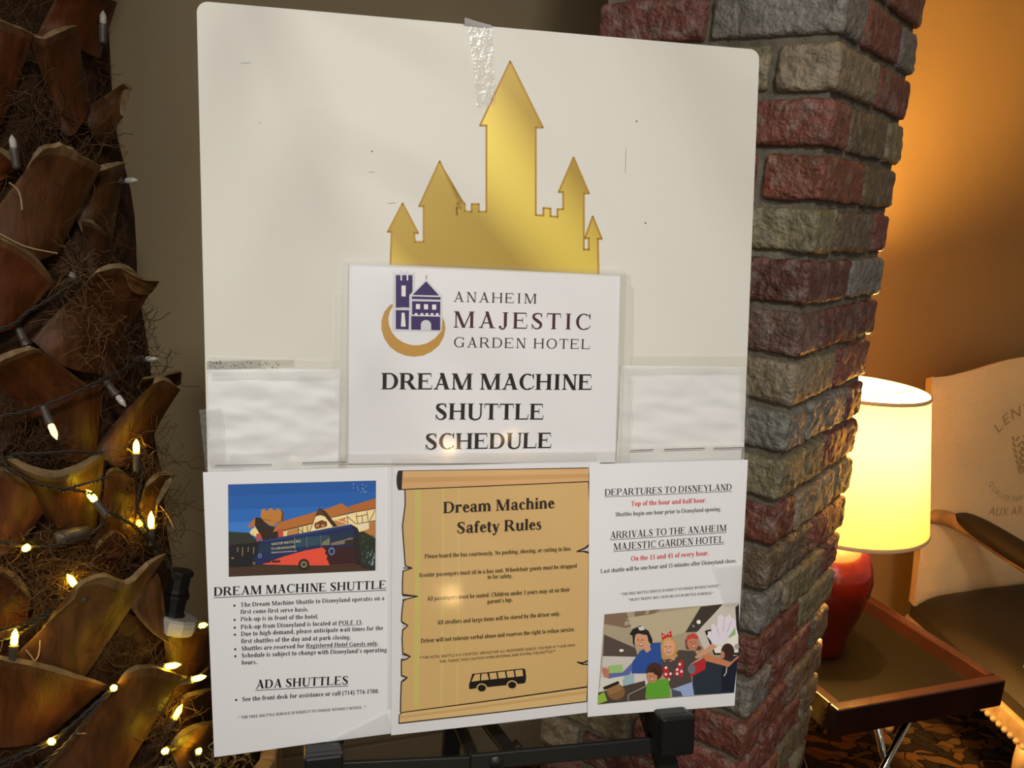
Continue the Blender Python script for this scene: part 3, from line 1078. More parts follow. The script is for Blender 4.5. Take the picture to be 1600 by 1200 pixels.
shL, bl = sheet_thing('blank_paper_sheet', [(325, 577), (531, 576), (528, 742), (327, 742)], 0.0006, crumple(2.0, .0013), M_PAPER_GLOSS, 'blank wrinkled white sheet taped on the board left of the title sheet', 'paper', 'blank sheets beside the title')
shR, br = sheet_thing('blank_paper_sheet', [(969, 571), (1165, 573), (1161, 724), (962, 724)], 0.0006, crumple(9.0, .0013), M_PAPER_GLOSS, 'blank wrinkled white sheet taped on the board right of the title sheet', 'paper', 'blank sheets beside the title')
tape([[(326, 578), (457, 577), (457, 591), (326, 592)], [(459, 577), (529, 577), (529, 592), (459, 592)], [(523, 585), (533, 585), (533, 623), (523, 623)]], 'clear_tape', bl, h=.0036)
tape([[(357, 706), (449, 702), (449, 717), (357, 718)], [(330, 718), (540, 714), (540, 730), (330, 732)]], 'clear_tape', bl, h=.0038)
tape([[(312, 640), (343, 634), (352, 725), (322, 735)]], 'loose_edge_tape', bl, M_TAPE_CREASED, h=.0042)
pm = Print(shL, 0)
pm.k = 330
pm.line([(337, 726), (425, 724)], 1.1, (90, 86, 84))
pm.build('crease_line', bl)
pm = Print(shL, 0)
pm.k = 330
pm.line([(473, 722), (540, 720)], 1.3, (86, 82, 80))
pm.build('crease_line', bl)
tape([[(970, 573), (1165, 572), (1165, 583), (970, 585)], [(971, 585), (985, 585), (983, 725), (968, 725)]], 'clear_tape', br, h=.0036)
tape([[(966, 697), (1161, 693), (1160, 716), (962, 721)], [(1150, 582), (1168, 584), (1166, 690), (1155, 690)]], 'clear_tape', br, h=.0040)
pm = Print(shR, 0)
pm.k = 330
for pts, w in (([(982, 703), (1018, 701)], 1.2), ([(1035, 701), (1098, 699)], 1.3), ([(1112, 699), (1158, 698), (1157, 715)], 1.3)):
    pm = Print(shR)
    pm.k = 330
    pm.line(pts, w, (96, 90, 90))
    pm.build('crease_line', br)

# ---- title sheet, laminated
shT, title = sheet_thing('title_sheet', [(545, 411), (968, 430), (960, 722), (543, 724)], 0.0024, lambda s, t: .0006 * math.sin(3.1 * s) + .0004 * noise.noise(Vector((s * 4, t * 4, 1))), M_LAMINATE, 'laminated title sheet with the hotel logo, centred on the board under the gold castle', 'sign')
tape([[(536, 405), (977, 422), (977, 431), (536, 413)], [(535, 411), (546, 411), (544, 728), (530, 728)], [(967, 428), (978, 429), (969, 722), (959, 722)], [(532, 708), (962, 704), (962, 720), (532, 724)]], 'laminate_border', title, M_POUCH, h=.0037)
lp = Print(shT)
Z = lambda pts, ox, oy, k: [(ox + x / k, oy + y / k) for x, y in pts]
lg = lambda pts: Z(pts, 580, 410, 7.5)
SIL, PUR, WHT = (192, 196, 200), (50, 30, 88), (216, 214, 214)
lp.poly(lg([(285, 470), (215, 500), (150, 580), (118, 680), (116, 780), (150, 890), (215, 985), (300, 1050), (400, 1090), (500, 1102), (600, 1090), (700, 1045), (790, 970), (845, 870), (865, 770), (855, 700), (832, 640), (825, 740), (800, 820), (740, 890), (650, 945), (560, 968), (470, 968), (380, 940), (300, 890), (240, 820), (205, 730), (197, 650), (215, 580), (250, 510)]), (176, 134, 58))
lp.poly(lg([(255, 108), (275, 108), (275, 128), (340, 122), (340, 95), (358, 95), (358, 121), (412, 120), (412, 97), (430, 97), (430, 122), (490, 127), (490, 117), (510, 117), (508, 325), (640, 196), (830, 390), (830, 630), (820, 810), (245, 803)]), SIL)
lp.poly(lg([(285, 150), (480, 150), (480, 345), (443, 385), (443, 530), (285, 530)]), PUR)
for x in (349, 421):
    lp.poly(lg([(x - 8, 138), (x + 8, 138), (x + 8, 212), (x - 8, 212)]), WHT)
lp.poly(lg([(352, 272), (400, 272), (400, 400), (352, 396)]), WHT)
lp.poly(lg([(285, 557), (441, 560), (435, 785), (285, 780)]), PUR)
lp.poly(lg([(354, 590), (388, 590), (400, 752), (345, 750)]), WHT)
lp.poly(lg([(640, 222), (790, 388), (482, 380)]), PUR)
lp.poly(lg([(472, 398), (808, 407), (808, 437), (472, 428)]), PUR)
lp.poly(lg([(475, 453), (805, 460), (803, 620), (475, 612)]), PUR)
for x, y in ((544, 517), (638, 520), (733, 523)):
    lp.poly(lg([(x - 24, y - 30), (x + 24, y - 29), (x + 24, y + 30), (x - 24, y + 29)]), WHT)
lp.poly(lg([(466, 612), (806, 620), (806, 634), (466, 627)]), SIL)
for x in (522, 590, 648, 708, 768):
    lp.poly(lg([(x - 16, 594), (x + 16, 595), (x + 16, 628), (x - 16, 628)]), WHT)
lp.poly(lg([(465, 628), (803, 636), (803, 793), (465, 787)]), PUR)
lp.poly(lg([(577, 795)] + [(637 + 60 * math.cos(a), 730 - 56 * math.sin(a)) for a in [math.pi * (1 - k / 10) for k in range(11)]] + [(697, 797)]), SIL)
lp.line(lg([(641, 152), (641, 196)]), 1.2, (150, 80, 70))
lp.build('hotel_logo', title)
tl = Print(shT)
MAR = (62, 22, 26)
lettering(tl, 'ANAHEIM', 707.5, 471.4, 838.6, 474.4, 15.5, (60, 26, 34), False, .11, S=.10)
lettering(tl, 'MAJESTIC', 706.6, 511.6, 922, 515.2, 25, MAR, False, .10, S=.125)
lettering(tl, 'GARDEN HOTEL', 707.5, 542.2, 921, 545.2, 15.5, (60, 26, 34), False, .10, S=.10)
lettering(tl, 'DREAM MACHINE', 595, 608, 924.4, 608.8, 25)
lettering(tl, 'SHUTTLE', 678, 655, 849, 655, 25)
lettering(tl, 'SCHEDULE', 662.5, 701.5, 861.4, 699.4, 24.5)
tl.build('title_lettering', title)

# ---- left information sheet
shA, infoL = sheet_thing('information_sheet', [(318, 736), (622, 728), (618, 1141), (336, 1177)], 0.0052,
                         lambda s, t: .0022 * (1 - s) ** 2 * t + .0012 * math.sin(math.pi * t) * (1 - s) + .0006 * noise.noise(Vector((s * 3, t * 3, 5))) + .0006, M_PAPER,
                         'left information sheet with a bus photo and bullet points, taped to the board', 'notice', 'printed sheets along the bottom of the board')
pa = Print(shA)
R4 = lambda pts: Z(pts, 340, 740, 6.154)
pa.poly(R4([(106, 92), (1519, 56), (1513, 916), (113, 970)]), (16, 22, 34))
pa.k = 9
sky = [((108, 94), (1517, 58)), ((110, 200), (1516, 160)), ((110, 330), (1516, 290)), ((111, 450), (1515, 420)), ((112, 640), (1515, 600))]
for (a, b_), c in zip(zip(sky[:-1], sky[1:]), ((24, 84, 160), (28, 92, 170), (36, 102, 184), (52, 120, 200))):
    pa.poly(R4([a[0], a[1], b_[1], b_[0]]), c)
pa.poly(R4([(112, 640), (1515, 600), (1512, 914), (115, 966)]), (28, 26, 26))
pa.poly(R4([(113, 850), (500, 850), (1512, 860), (1512, 914), (115, 966)]), (66, 46, 28))
pa.poly(R4([(420, 345), (440, 325), (460, 325), (462, 342), (488, 342), (490, 322), (530, 318), (532, 338), (563, 338), (566, 320), (602, 326), (603, 342), (625, 342), (641, 362), (636, 440), (560, 462), (540, 500), (440, 440), (418, 400)]), (184, 122, 52))
pa.poly(R4([(566, 338), (603, 342), (625, 342), (641, 362), (636, 440), (570, 458)]), (104, 66, 34))
pa.line(R4([(440, 426), (560, 440)]), .8, (120, 76, 34))
pa.poly(R4([(290, 495), (366, 404), (372, 485), (310, 505)]), (182, 108, 48))
pa.poly(R4([(310, 550), (340, 508), (352, 515), (362, 490), (374, 516), (396, 500), (412, 600), (330, 572)]), (234, 214, 150))
pa.poly(R4([(366, 404), (424, 412), (450, 445), (500, 485), (600, 505), (600, 590), (440, 640), (404, 560), (362, 480)]), (44, 28, 20))
pa.poly(R4([(112, 540), (305, 552), (402, 640), (112, 668)]), (44, 46, 36))
for k in range(9):
    x = 130 + k * 27
    pa.line(R4([(x, 548), (x - 6, 662)]), .35, (62, 62, 46))
pa.poly(R4([(112, 668), (402, 640), (420, 800), (340, 870), (115, 880)]), (20, 20, 22))
for x, h in ((246, 80), (352, 60), (200, 40), (300, 40)):
    pa.line(R4([(x, 690), (x - 3, 690 + h)]), 1.2, (150, 130, 90))
pa.ell(*R4([(150, 792)])[0], 2.5, 1.2, (150, 110, 60))
pa.poly(R4([(600, 585), (640, 520), (900, 470), (1300, 400), (1300, 500), (700, 600)]), (228, 204, 142))
for a in ((680, 555, 775, 505), (1110, 450, 1240, 400)):
    pa.poly(R4([(a[0] - 10, a[1] - 20), (a[2], a[3]), (a[2] + 6, a[1] + 10), (a[0] - 10, a[1] + 40)]), (184, 128, 70))
pa.poly(R4([(532, 545), (580, 458), (940, 352), (1060, 320), (1190, 270), (1302, 352), (1065, 412), (900, 462), (640, 530)]), (176, 106, 46))
pa.line(R4([(536, 548), (640, 531), (905, 464)]), 1.6, (50, 32, 20))
pa.poly(R4([(1070, 408), (1515, 318), (1512, 560), (1400, 560), (1340, 540), (1290, 470), (1150, 490)]), (236, 214, 158))
pa.poly(R4([(1110, 440), (1240, 402), (1255, 470), (1150, 490)]), (190, 130, 70))
pa.poly(R4([(1445, 455), (1512, 440), (1512, 610), (1360, 545), (1440, 520)]), (178, 120, 62))
pa.poly(R4([(1345, 470), (1450, 455), (1452, 515), (1350, 530)]), (228, 214, 178))
pa.poly(R4([(1250, 304), (1515, 224), (1515, 322), (1310, 358)]), (172, 100, 44))
for l in ([(1062, 414), (1310, 358), (1515, 322)], [(1245, 400), (1330, 470)], [(1330, 375), (1342, 465)], [(1330, 400), (1435, 378)], [(1432, 350), (1446, 450)], [(1385, 390), (1390, 455)], [(1340, 468), (1512, 436)], [(1510, 335), (1460, 440)], [(1245, 385), (1250, 470)], [(776, 510), (780, 560)], [(815, 500), (820, 550)], [(862, 488), (866, 540)], [(776, 512), (818, 548)]):
    pa.line(R4(l), 1.0, (48, 30, 22))
pa.poly(R4([(935, 395), (975, 310), (1040, 350), (1150, 490), (1108, 497), (1036, 398), (990, 384)]), (64, 38, 24))
pa.poly(R4([(940, 390), (975, 310), (1030, 388), (985, 384)]), (88, 54, 30))
pa.poly(R4([(940, 396), (985, 384), (1028, 396), (1108, 496), (885, 545)]), (240, 220, 166))
pa.line(R4([(938, 398), (885, 545)]), 1.0, (60, 36, 24))
pa.poly(R4([(928, 490), (932, 460), (1000, 430), (1048, 446), (1052, 482), (1040, 496), (945, 518)]), (112, 62, 34))
for x in (960, 1012):
    pa.poly(R4([(x - 13, 474), (x + 13, 468), (x + 13, 494), (x - 13, 500)]), (200, 150, 90))
    pa.line(R4([(x, 470), (x, 497)]), .7, (90, 50, 30))
pa.poly(R4([(375, 562), (415, 555), (440, 630), (428, 632), (404, 590), (392, 634), (378, 636)]), (190, 72, 56))
pa.poly(R4([(580, 520), (596, 520), (602, 545), (614, 506), (630, 510), (634, 585), (586, 597)]), (186, 74, 60))
# the bus
pa.poly(R4([(336, 850), (350, 790), (392, 760), (396, 664), (440, 622), (860, 545), (1280, 470), (1340, 505), (1368, 570), (1378, 850), (1060, 866), (430, 860)]), (22, 38, 82))
pa.poly(R4([(440, 622), (860, 545), (1280, 470), (1300, 485), (860, 570), (445, 640)]), (32, 58, 110))
pa.poly(R4([(1285, 480), (1340, 505), (1368, 570), (1378, 850), (1310, 855)]), (34, 26, 26))
pa.poly(R4([(400, 680), (745, 605), (748, 660), (860, 650), (860, 690), (745, 705), (500, 740), (400, 740)]), (22, 46, 74))
for q in ([(752, 605), (852, 596), (850, 682), (752, 690)], [(862, 592), (985, 578), (984, 668), (862, 684)], [(998, 577), (1078, 572), (1076, 668), (998, 672)]):
    pa.poly(R4(q), (40, 72, 88))
pa.poly(R4([(1005, 640), (1078, 600), (1076, 668), (1000, 672)]), (120, 116, 84))
pa.poly(R4([(1088, 570), (1290, 540), (1300, 650), (1088, 672)]), (30, 46, 66))
pa.poly(R4([(1088, 650), (1170, 625), (1240, 600), (1300, 600), (1300, 650), (1088, 672)]), (120, 110, 92))
pa.poly(R4([(1150, 640), (1300, 612), (1302, 660), (1140, 672)]), (44, 34, 32))
pa.line(R4([(856, 590), (858, 690)]), .9, (120, 124, 110)); pa.line(R4([(991, 578), (992, 678)]), .9, (120, 124, 110)); pa.line(R4([(742, 600), (744, 706)]), .8, (150, 150, 120))
pa.poly(R4([(430, 852), (640, 775), (840, 720), (1010, 690), (1050, 700), (1075, 862), (870, 862)]), (224, 78, 52))
pa.poly(R4([(1010, 692), (1310, 680), (1322, 852), (1075, 862), (1060, 820), (1045, 800), (1055, 770), (1030, 750), (1040, 722)]), (54, 22, 24))
pa.line(R4([(1075, 864), (1322, 848)]), .9, (120, 50, 40))
pa.poly(R4([(525, 815), (605, 812), (605, 832), (525, 834)]), (50, 24, 26)); pa.poly(R4([(470, 824), (512, 822), (512, 834), (460, 836)]), (50, 24, 26))
for cx, cy, r in ((830, 852, 52), (355, 840, 22)):
    c = R4([(cx, cy)])[0]
    pa.ell(c[0], c[1], r / 6.154, r / 6.0, (22, 20, 20)); pa.ell(c[0], c[1], r * .62 / 6.154, r * .62 / 6.0, (132, 116, 88)); pa.ell(c[0], c[1], r * .3 / 6.154, r * .3 / 6.0, (50, 42, 34))
for cx, cy, rr in ((1095, 727, 33), (410, 768, 20)):
    c = R4([(cx, cy)])[0]
    pa.ell(c[0], c[1], rr * .85 / 6.154, rr * 1.05 / 6.154, (150, 166, 190)); pa.ell(c[0], c[1], rr * .68 / 6.154, rr * .88 / 6.154, (30, 78, 150))
pa.poly(R4([(1075, 742), (1085, 712), (1092, 718), (1098, 706), (1110, 722), (1114, 744)]), (24, 34, 70))
pa.poly(R4([(1345, 545), (1400, 540), (1512, 605), (1512, 900), (1380, 880)]), (30, 42, 32))
for k in range(26):
    x, y = 1380 + rng.random() * 125, 580 + rng.random() * 270
    pa.ell(*R4([(x, y)])[0], 1.5 + rng.random() * 1.5, 1 + rng.random(), (46 + rng.randrange(24), 60 + rng.randrange(20), 40), rng.random() * 3, 6)
for k in range(16):
    x, y = 1430 + rng.random() * 70, 700 + rng.random() * 160
    pa.line(R4([(x, y), (x + rng.uniform(-14, 14), y + rng.uniform(10, 30))]), .6, (170, 196, 220))
for k in range(14):
    x, y = 1285 + rng.random() * 160, 70 + rng.random() * 90
    pa.line(R4([(x, y), (x + rng.uniform(-12, 12), y + rng.uniform(4, 18))]), .6, (150, 190, 230))
CRM = (226, 216, 178)
o4 = lambda x, y: (340 + x / 6.154, 740 + y / 6.154)
lettering(pa, 'NONSTOP SHUTTLE BUS', *o4(522, 668), *o4(800, 638), 3.6, CRM, False)
lettering(pa, 'TO A DREAM MACHINE', *o4(518, 712), *o4(752, 690), 3.4, CRM, False)
lettering(pa, 'MajesticGardenHotel.com', *o4(518, 744), *o4(762, 728), 2.6, (206, 200, 196), False)
pa.build('hotel_bus_photo', infoL)
ta = Print(shA)
lettering(ta, 'DREAM MACHINE SHUTTLE', 334.9, 927.3, 603.1, 916.9, 13.2, under=True)
ta.build('heading_lettering', infoL)
ta = Print(shA)
lettering(ta, 'ADA SHUTTLES', 399.9, 1071.1, 543.9, 1065.3, 13.2, under=True)
ta.build('heading_lettering', infoL)
tb = Print(shA)
LN = [('The Dream Machine Shuttle to Disneyland operates on a', 376.4, 944.5, 600, 934.6, 1), ('first come first serve basis.', 376.4, 955.1, 482.3, 951.7, 0),
      ('Pick-up is in front of the hotel.', 376.7, 966.4, 497.5, 962.8, 1), ('Pick-up from Disneyland is located at POLE 13.', 376.9, 978.5, 566.1, 971.8, 1),
      ('Due to high demand, please anticipate wait times for the', 377.2, 989.4, 597.5, 980.9, 1), ('first shuttles of the day and at park closing.', 377.4, 1000.5, 548, 995, 0),
      ('Shuttles are reserved for Registered Hotel Guests only.', 377.7, 1011.9, 591, 1004.6, 1), ("Schedule is subject to change with Disneyland\u2019s operating", 377.9, 1022.7, 603.6, 1014.8, 1),
      ('hours.', 378.1, 1033.4, 402.3, 1032.9, 0), ('See the front desk for assistance or call (714) 774-1700.', 379.1, 1090.4, 591.7, 1078.8, 1)]
for s, x0, y0, x1, y1, bu in LN:
    un = [(s.index('POLE'), len(s) - 2)] if 'POLE' in s else [(s.index('Reg'), len(s) - 2)] if 'Registered' in s else None
    lettering(tb, s, x0, y0, x1, y1, 6.6, (22, 22, 26), True, .02, under=un)
    if bu:
        tb.ell(x0 - 9.2, y0 - 2.2, 1.7, 1.7, (22, 22, 26), 0, 12)
lettering(tb, '**THE FREE SHUTTLE SERVICE IS SUBJECT TO CHANGE WITHOUT NOTICE. **', 372.3, 1117.5, 571.7, 1102.5, 4.0, (30, 30, 34), True)
tb.build('body_lettering', infoL)
tape([[(604, 1108), (612, 1140), (545, 1150), (505, 1157)]], 'creased_tape', infoL, M_TAPE_CREASED, h=.0072)
tape([[(604, 726), (624, 724), (622, 1100), (603, 1104)]], 'clear_tape', infoL, h=.0068)

# ---- middle sheet with the scroll
shM, rules = sheet_thing('safety_rules_sheet', [(612, 727), (934, 718), (922, 1108), (610, 1144)], 0.0068,
                         lambda s, t: .0010 * math.sin(math.pi * s) + .0004 * noise.noise(Vector((s * 3, t * 3, 8))) + .0004, M_LAMINATE,
                         'middle sheet with a parchment scroll listing safety rules, taped to the board', 'notice', 'printed sheets along the bottom of the board')
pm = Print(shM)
TAN, TAN2, BLK = (198, 164, 108), (206, 174, 118), (26, 18, 16)
left = [(631.5, 762.7), (631.9, 785), (629.5, 805), (627.6, 819), (628.6, 835), (629.7, 848.7), (631.9, 880.6), (642.5, 884.4), (634, 886.5), (628.7, 889), (627.6, 905), (627.6, 925), (651, 928.2), (636, 931), (629, 935), (627, 950), (626, 967), (636, 973.7), (632, 977), (628, 980.7), (627, 995), (628, 1015.7), (639.7, 1021.5), (633, 1026), (626, 1027.3), (626, 1050.7), (635, 1054.2), (631, 1058), (626, 1061), (625, 1085), (624.5, 1108)]
right = [(915, 1068), (916, 1050), (917, 1034), (908, 1034), (899, 1030.5), (908, 1031.5), (918.5, 1027), (921, 1000), (923, 974), (922.6, 950), (922, 925), (921.5, 890), (920, 862), (908, 858.5), (898.2, 858.6), (911, 853), (920.5, 845), (919, 815), (918, 790), (916.6, 750.6)]
pm.poly(left + right, TAN, 0.02)
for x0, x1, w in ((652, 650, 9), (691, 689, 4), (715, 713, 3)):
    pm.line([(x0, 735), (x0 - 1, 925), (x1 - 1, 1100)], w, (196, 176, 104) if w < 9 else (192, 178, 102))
pm.line(left, 1.9, BLK)
pm.line(right, 1.9, BLK)
for tear in ([(629, 884), (642, 884.6), (629, 889)], [(628, 927), (650, 928.4), (628, 934)], [(627, 969), (636, 973.7), (628, 980)], [(627, 1018), (639.5, 1021.5), (633, 1026), (626, 1026)], [(626, 1051.5), (634.5, 1054.2), (626.5, 1060)], [(921, 847), (911, 854), (898, 858.4), (910, 858), (921, 861)], [(918.5, 1028), (908, 1032), (900, 1030.8), (908, 1034), (917, 1033)]):
    pm.poly(tear, (188, 184, 184))
    pm.line(tear, 1.6, BLK)
pm.poly([(621.5, 733), (916, 728.3), (917, 750.8), (621, 763.4)], BLK)
pm.poly([(628, 733.8), (916, 729.8), (916, 738), (627.5, 744)], (206, 164, 112))
pm.poly([(627.5, 744), (916, 738), (916.2, 744), (627, 752)], (190, 150, 96))
pm.poly([(627, 752), (916.2, 744), (916.3, 749.4), (626.5, 761.6)], (204, 160, 110))
pm.ell(622.6, 748, 4.2, 15.4, (36, 26, 26))
pm.poly([(622, 1112), (626, 1107.6), (915, 1067.6), (914, 1092), (621.5, 1126)], BLK)
pm.poly([(623.5, 1112.5), (627, 1109), (914, 1070), (913, 1090.6), (623, 1124)], TAN2)
pm.poly([(624, 1114), (914, 1074), (913.6, 1079), (623.4, 1118)], (192, 158, 104))
# bus pictogram
B8 = lambda pts: Z(pts, 600, 920, 4.2857)
pm.poly(B8([(582, 548), (920, 512), (934, 520), (940, 575), (934, 606), (920, 612), (640, 640), (562, 650), (560, 620), (568, 596)]), (20, 16, 14))
for q in ([(598, 552), (634, 548), (632, 592), (576, 600)], [(644, 548), (680, 544), (692, 586), (640, 592)], [(694, 544), (740, 538), (748, 580), (702, 585)], [(750, 537), (798, 532), (806, 574), (758, 579)], [(808, 531), (856, 526), (862, 568), (816, 573)], [(866, 525), (914, 519), (920, 562), (872, 567)]):
    pm.poly(B8(q), TAN)
for cx, cy in ((645, 642), (846, 622)):
    c = B8([(cx, cy)])[0]
    pm.ell(c[0], c[1], 8.4, 7.2, TAN); pm.ell(c[0], c[1], 6.4, 5.4, (20, 16, 14))
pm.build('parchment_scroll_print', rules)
tm = Print(shM)
tm.k = 60
INK = (34, 26, 20)
lettering(tm, 'Dream Machine', 690.3, 798.8, 863.1, 790.9, 17, INK)
lettering(tm, 'Safety Rules', 711.1, 830, 843.3, 823.9, 17, INK)
for a in (('Please board the bus courteously. No pushing, shoving, or cutting in line.', 662, 868.9, 889.4, 856.6), ('Scooter passengers must sit in a bus seat. Wheelchair guests must be strapped', 653.1, 898, 897.9, 883.2),
          ('in for safety.', 759, 900.4, 798, 898.7), ('All passengers must be seated. Children under 3 years may sit on their', 665.3, 934.5, 887, 920), ("parent\u2019s lap.", 758.9, 938.7, 798.3, 935.4),
          ('All strollers and large items will be stored by the driver only.', 681.2, 971.3, 872.3, 957.3), ('Driver will not tolerate verbal abuse and reserves the right to refuse service.', 656, 999.8, 894.7, 981.6)):
    lettering(tm, *a, 6.2, INK, True, .015, S=.145)
lettering(tm, '**THE HOTEL SHUTTLE IS A COURTESY SERVICE FOR ALL REGISTERED GUESTS. YOU RIDE AT YOUR OWN', 654.1, 1025, 895.2, 1005.2, 4.1, (52, 42, 32), sans=True)
lettering(tm, 'RISK. PLEASE TAKE CAUTION WHEN ENTERING AND EXITING THE SHUTTLE.**', 685.4, 1030.6, 865.3, 1014.5, 4.1, (52, 42, 32), sans=True)
tm.build('rules_lettering', rules)
tape([[(612, 712), (930, 704), (930, 719), (612, 727)]], 'clear_tape', rules, M_TAPE_CREASED, h=.0085)

# ---- right sheet
shC, infoR = sheet_thing('timetable_sheet', [(917, 723), (1162.5, 716), (1141, 1096), (914, 1114)], 0.0088,
                         lambda s, t: .0005 + .0018 * s ** 2 * t + .0007 * math.sin(4 * s + 2 * t) ** 2 + .0005 * noise.noise(Vector((s * 3, t * 3, 2))), M_PAPER,
                         'right sheet with departure and arrival times and a group photo, taped to the board', 'notice', 'printed sheets along the bottom of the board')
pc = Print(shC)
C5 = lambda pts: Z(pts, 900, 900, 5.4545)
SK, SK2 = (206, 150, 118), (186, 124, 96)
pc.poly(C5([(217, 300), (1352, 200), (1306, 960), (160, 1062)]), (164, 152, 128))
pc.poly(C5([(217, 300), (700, 258), (420, 420), (214, 380)]), (126, 104, 86))
pc.poly(C5([(420, 330), (1030, 236), (905, 450), (640, 540), (500, 600)]), (182, 170, 142))
pc.poly(C5([(214, 470), (480, 585), (500, 660), (205, 652)]), (82, 70, 64))
pc.ell(*C5([(362, 606)])[0], 3.4, 2.2, (236, 226, 206))
pc.poly(C5([(205, 654), (500, 660), (520, 830), (180, 880)]), (196, 192, 186))
pc.poly(C5([(250, 735), (375, 722), (372, 800), (248, 806)]), (150, 186, 116))
pc.poly(C5([(190, 840), (370, 820), (380, 920), (170, 960)]), (206, 206, 196))
pc.poly(C5([(385, 820), (480, 800), (480, 900), (385, 915)]), (150, 178, 190))
pc.poly(C5([(470, 800), (600, 770), (580, 900), (470, 940)]), (206, 200, 192))
pc.poly(C5([(1215, 212), (1352, 200), (1325, 660), (1060, 600), (990, 455)]), (198, 192, 182))
pc.poly(C5([(1030, 236), (1216, 212), (1000, 446), (900, 452)]), (62, 54, 50))
pc.ell(*C5([(1012, 364)])[0], 3.2, 3.2, (240, 232, 214)); pc.ell(*C5([(968, 398)])[0], 2.6, 1.4, (150, 140, 126), .6)
pc.poly(C5([(1062, 440), (1085, 430), (1350, 380), (1356, 640), (1140, 640)]), (32, 30, 32))
pc.poly(C5([(1085, 446), (1345, 396), (1345, 620), (1150, 625)]), (226, 224, 216))
pc.poly(C5([(1250, 430), (1320, 410), (1322, 470), (1260, 500)]), (150, 176, 120))
pc.ell(*C5([(1332, 570)])[0], 4, 4.4, (160, 158, 154))
pc.poly(C5([(1320, 240), (1352, 212), (1352, 500), (1330, 420)]), (40, 36, 36))
pc.poly(C5([(165, 960), (560, 860), (580, 1020), (160, 1062)]), (72, 62, 54))
pc.poly(C5([(165, 985), (215, 955), (242, 1030), (160, 1060)]), (140, 178, 62))
pc.line(C5([(418, 1030), (420, 980), (560, 910)]), 1.0, (170, 166, 158))
pc.poly(C5([(960, 760), (1090, 690), (1345, 640), (1308, 960), (960, 980)]), (40, 50, 62))
pc.poly(C5([(1200, 760), (1335, 670), (1310, 950), (1205, 950)]), (26, 32, 48))
# seated child far left and passenger far right, seen from behind
pc.ell(*C5([(315, 955)])[0], 14, 12.5, (128, 94, 58)); pc.ell(*C5([(300, 935)])[0], 12, 9, (146, 108, 66)); pc.poly(C5([(205, 915), (335, 862), (345, 885), (215, 940)]), (34, 30, 30))
pc.ell(*C5([(1255, 610)])[0], 10.2, 12.5, (62, 38, 32)); pc.ell(*C5([(1212, 640)])[0], 3.2, 6, SK2)
# man in blue
pc.poly(C5([(430, 810), (250, 842), (226, 826), (245, 800), (370, 790), (470, 690), (520, 620)]), (92, 104, 160))
pc.poly(C5([(255, 838), (215, 830), (196, 780), (200, 735), (214, 760), (226, 738), (236, 765), (252, 745), (256, 800)]), (182, 116, 98))
pc.poly(C5([(455, 700), (520, 610), (640, 540), (720, 540), (720, 760), (560, 800), (445, 800)]), (44, 78, 152))
pc.poly(C5([(540, 580), (600, 560), (610, 600), (575, 625)]), SK)
pc.poly(C5([(430, 470), (455, 425), (520, 396), (590, 440), (622, 510), (626, 560), (600, 545), (565, 480), (480, 470), (470, 520), (475, 580), (458, 540), (455, 480)]), (34, 32, 36))
pc.ell(*C5([(530, 520)])[0], 10.4, 14, SK)
pc.poly(C5([(455, 470), (470, 430), (530, 405), (590, 455), (570, 475), (500, 462)]), (38, 36, 40))
pc.poly(C5([(500, 410), (545, 400), (560, 430), (515, 440)]), (206, 202, 198))
# woman, blonde
pc.poly(C5([(690, 690), (850, 600), (980, 608), (1010, 670), (940, 720), (955, 880), (780, 930), (730, 820)]), (76, 68, 64))
pc.poly(C5([(690, 560), (720, 500), (780, 490), (826, 540), (838, 640), (815, 680), (720, 700), (700, 660)]), (186, 146, 84))
pc.poly(C5([(745, 640), (800, 640), (815, 680), (770, 700)]), SK)
pc.ell(*C5([(762, 580)])[0], 9, 13, (218, 160, 126))
pc.poly(C5([(712, 560), (720, 510), (770, 495), (815, 540), (818, 580), (790, 520), (740, 525)]), (200, 160, 96))
pc.poly(C5([(700, 452), (735, 480), (742, 475), (778, 436), (790, 490), (748, 492), (705, 520)]), (196, 40, 48))
for x, y in ((715, 482), (765, 468)):
    pc.ell(*C5([(x, y)])[0], 1.1, 1.1, (226, 200, 196))
pc.poly(C5([(708, 760), (748, 728), (772, 830), (762, 862), (716, 822)]), (178, 40, 48)); pc.poly(C5([(845, 690), (880, 684), (880, 825), (800, 812), (812, 770), (835, 745)]), (178, 40, 48))
for x, y in ((736, 750), (735, 805), (760, 850), (852, 720), (830, 765), (866, 780), (830, 800), (775, 800)):
    pc.ell(*C5([(x, y)])[0], 2, 2.2, (226, 214, 210))
pc.poly(C5([(785, 930), (955, 868), (972, 985), (790, 996)]), (148, 166, 204)); pc.poly(C5([(785, 930), (860, 950), (875, 988), (790, 996)]), (70, 78, 96))
pc.poly(C5([(978, 655), (1120, 545), (1168, 568), (1050, 650), (985, 672)]), SK)
pc.poly(C5([(1140, 555), (1078, 480), (1088, 462), (1120, 480), (1112, 390), (1135, 376), (1160, 405), (1172, 310), (1205, 296), (1226, 330), (1272, 296), (1290, 330), (1318, 340), (1326, 395), (1272, 470), (1215, 560)]), (222, 214, 228))
for l in ([(1162, 410), (1178, 470)], [(1226, 335), (1215, 440)], [(1288, 345), (1246, 450)]):
    pc.line(C5(l), .8, (168, 158, 172))
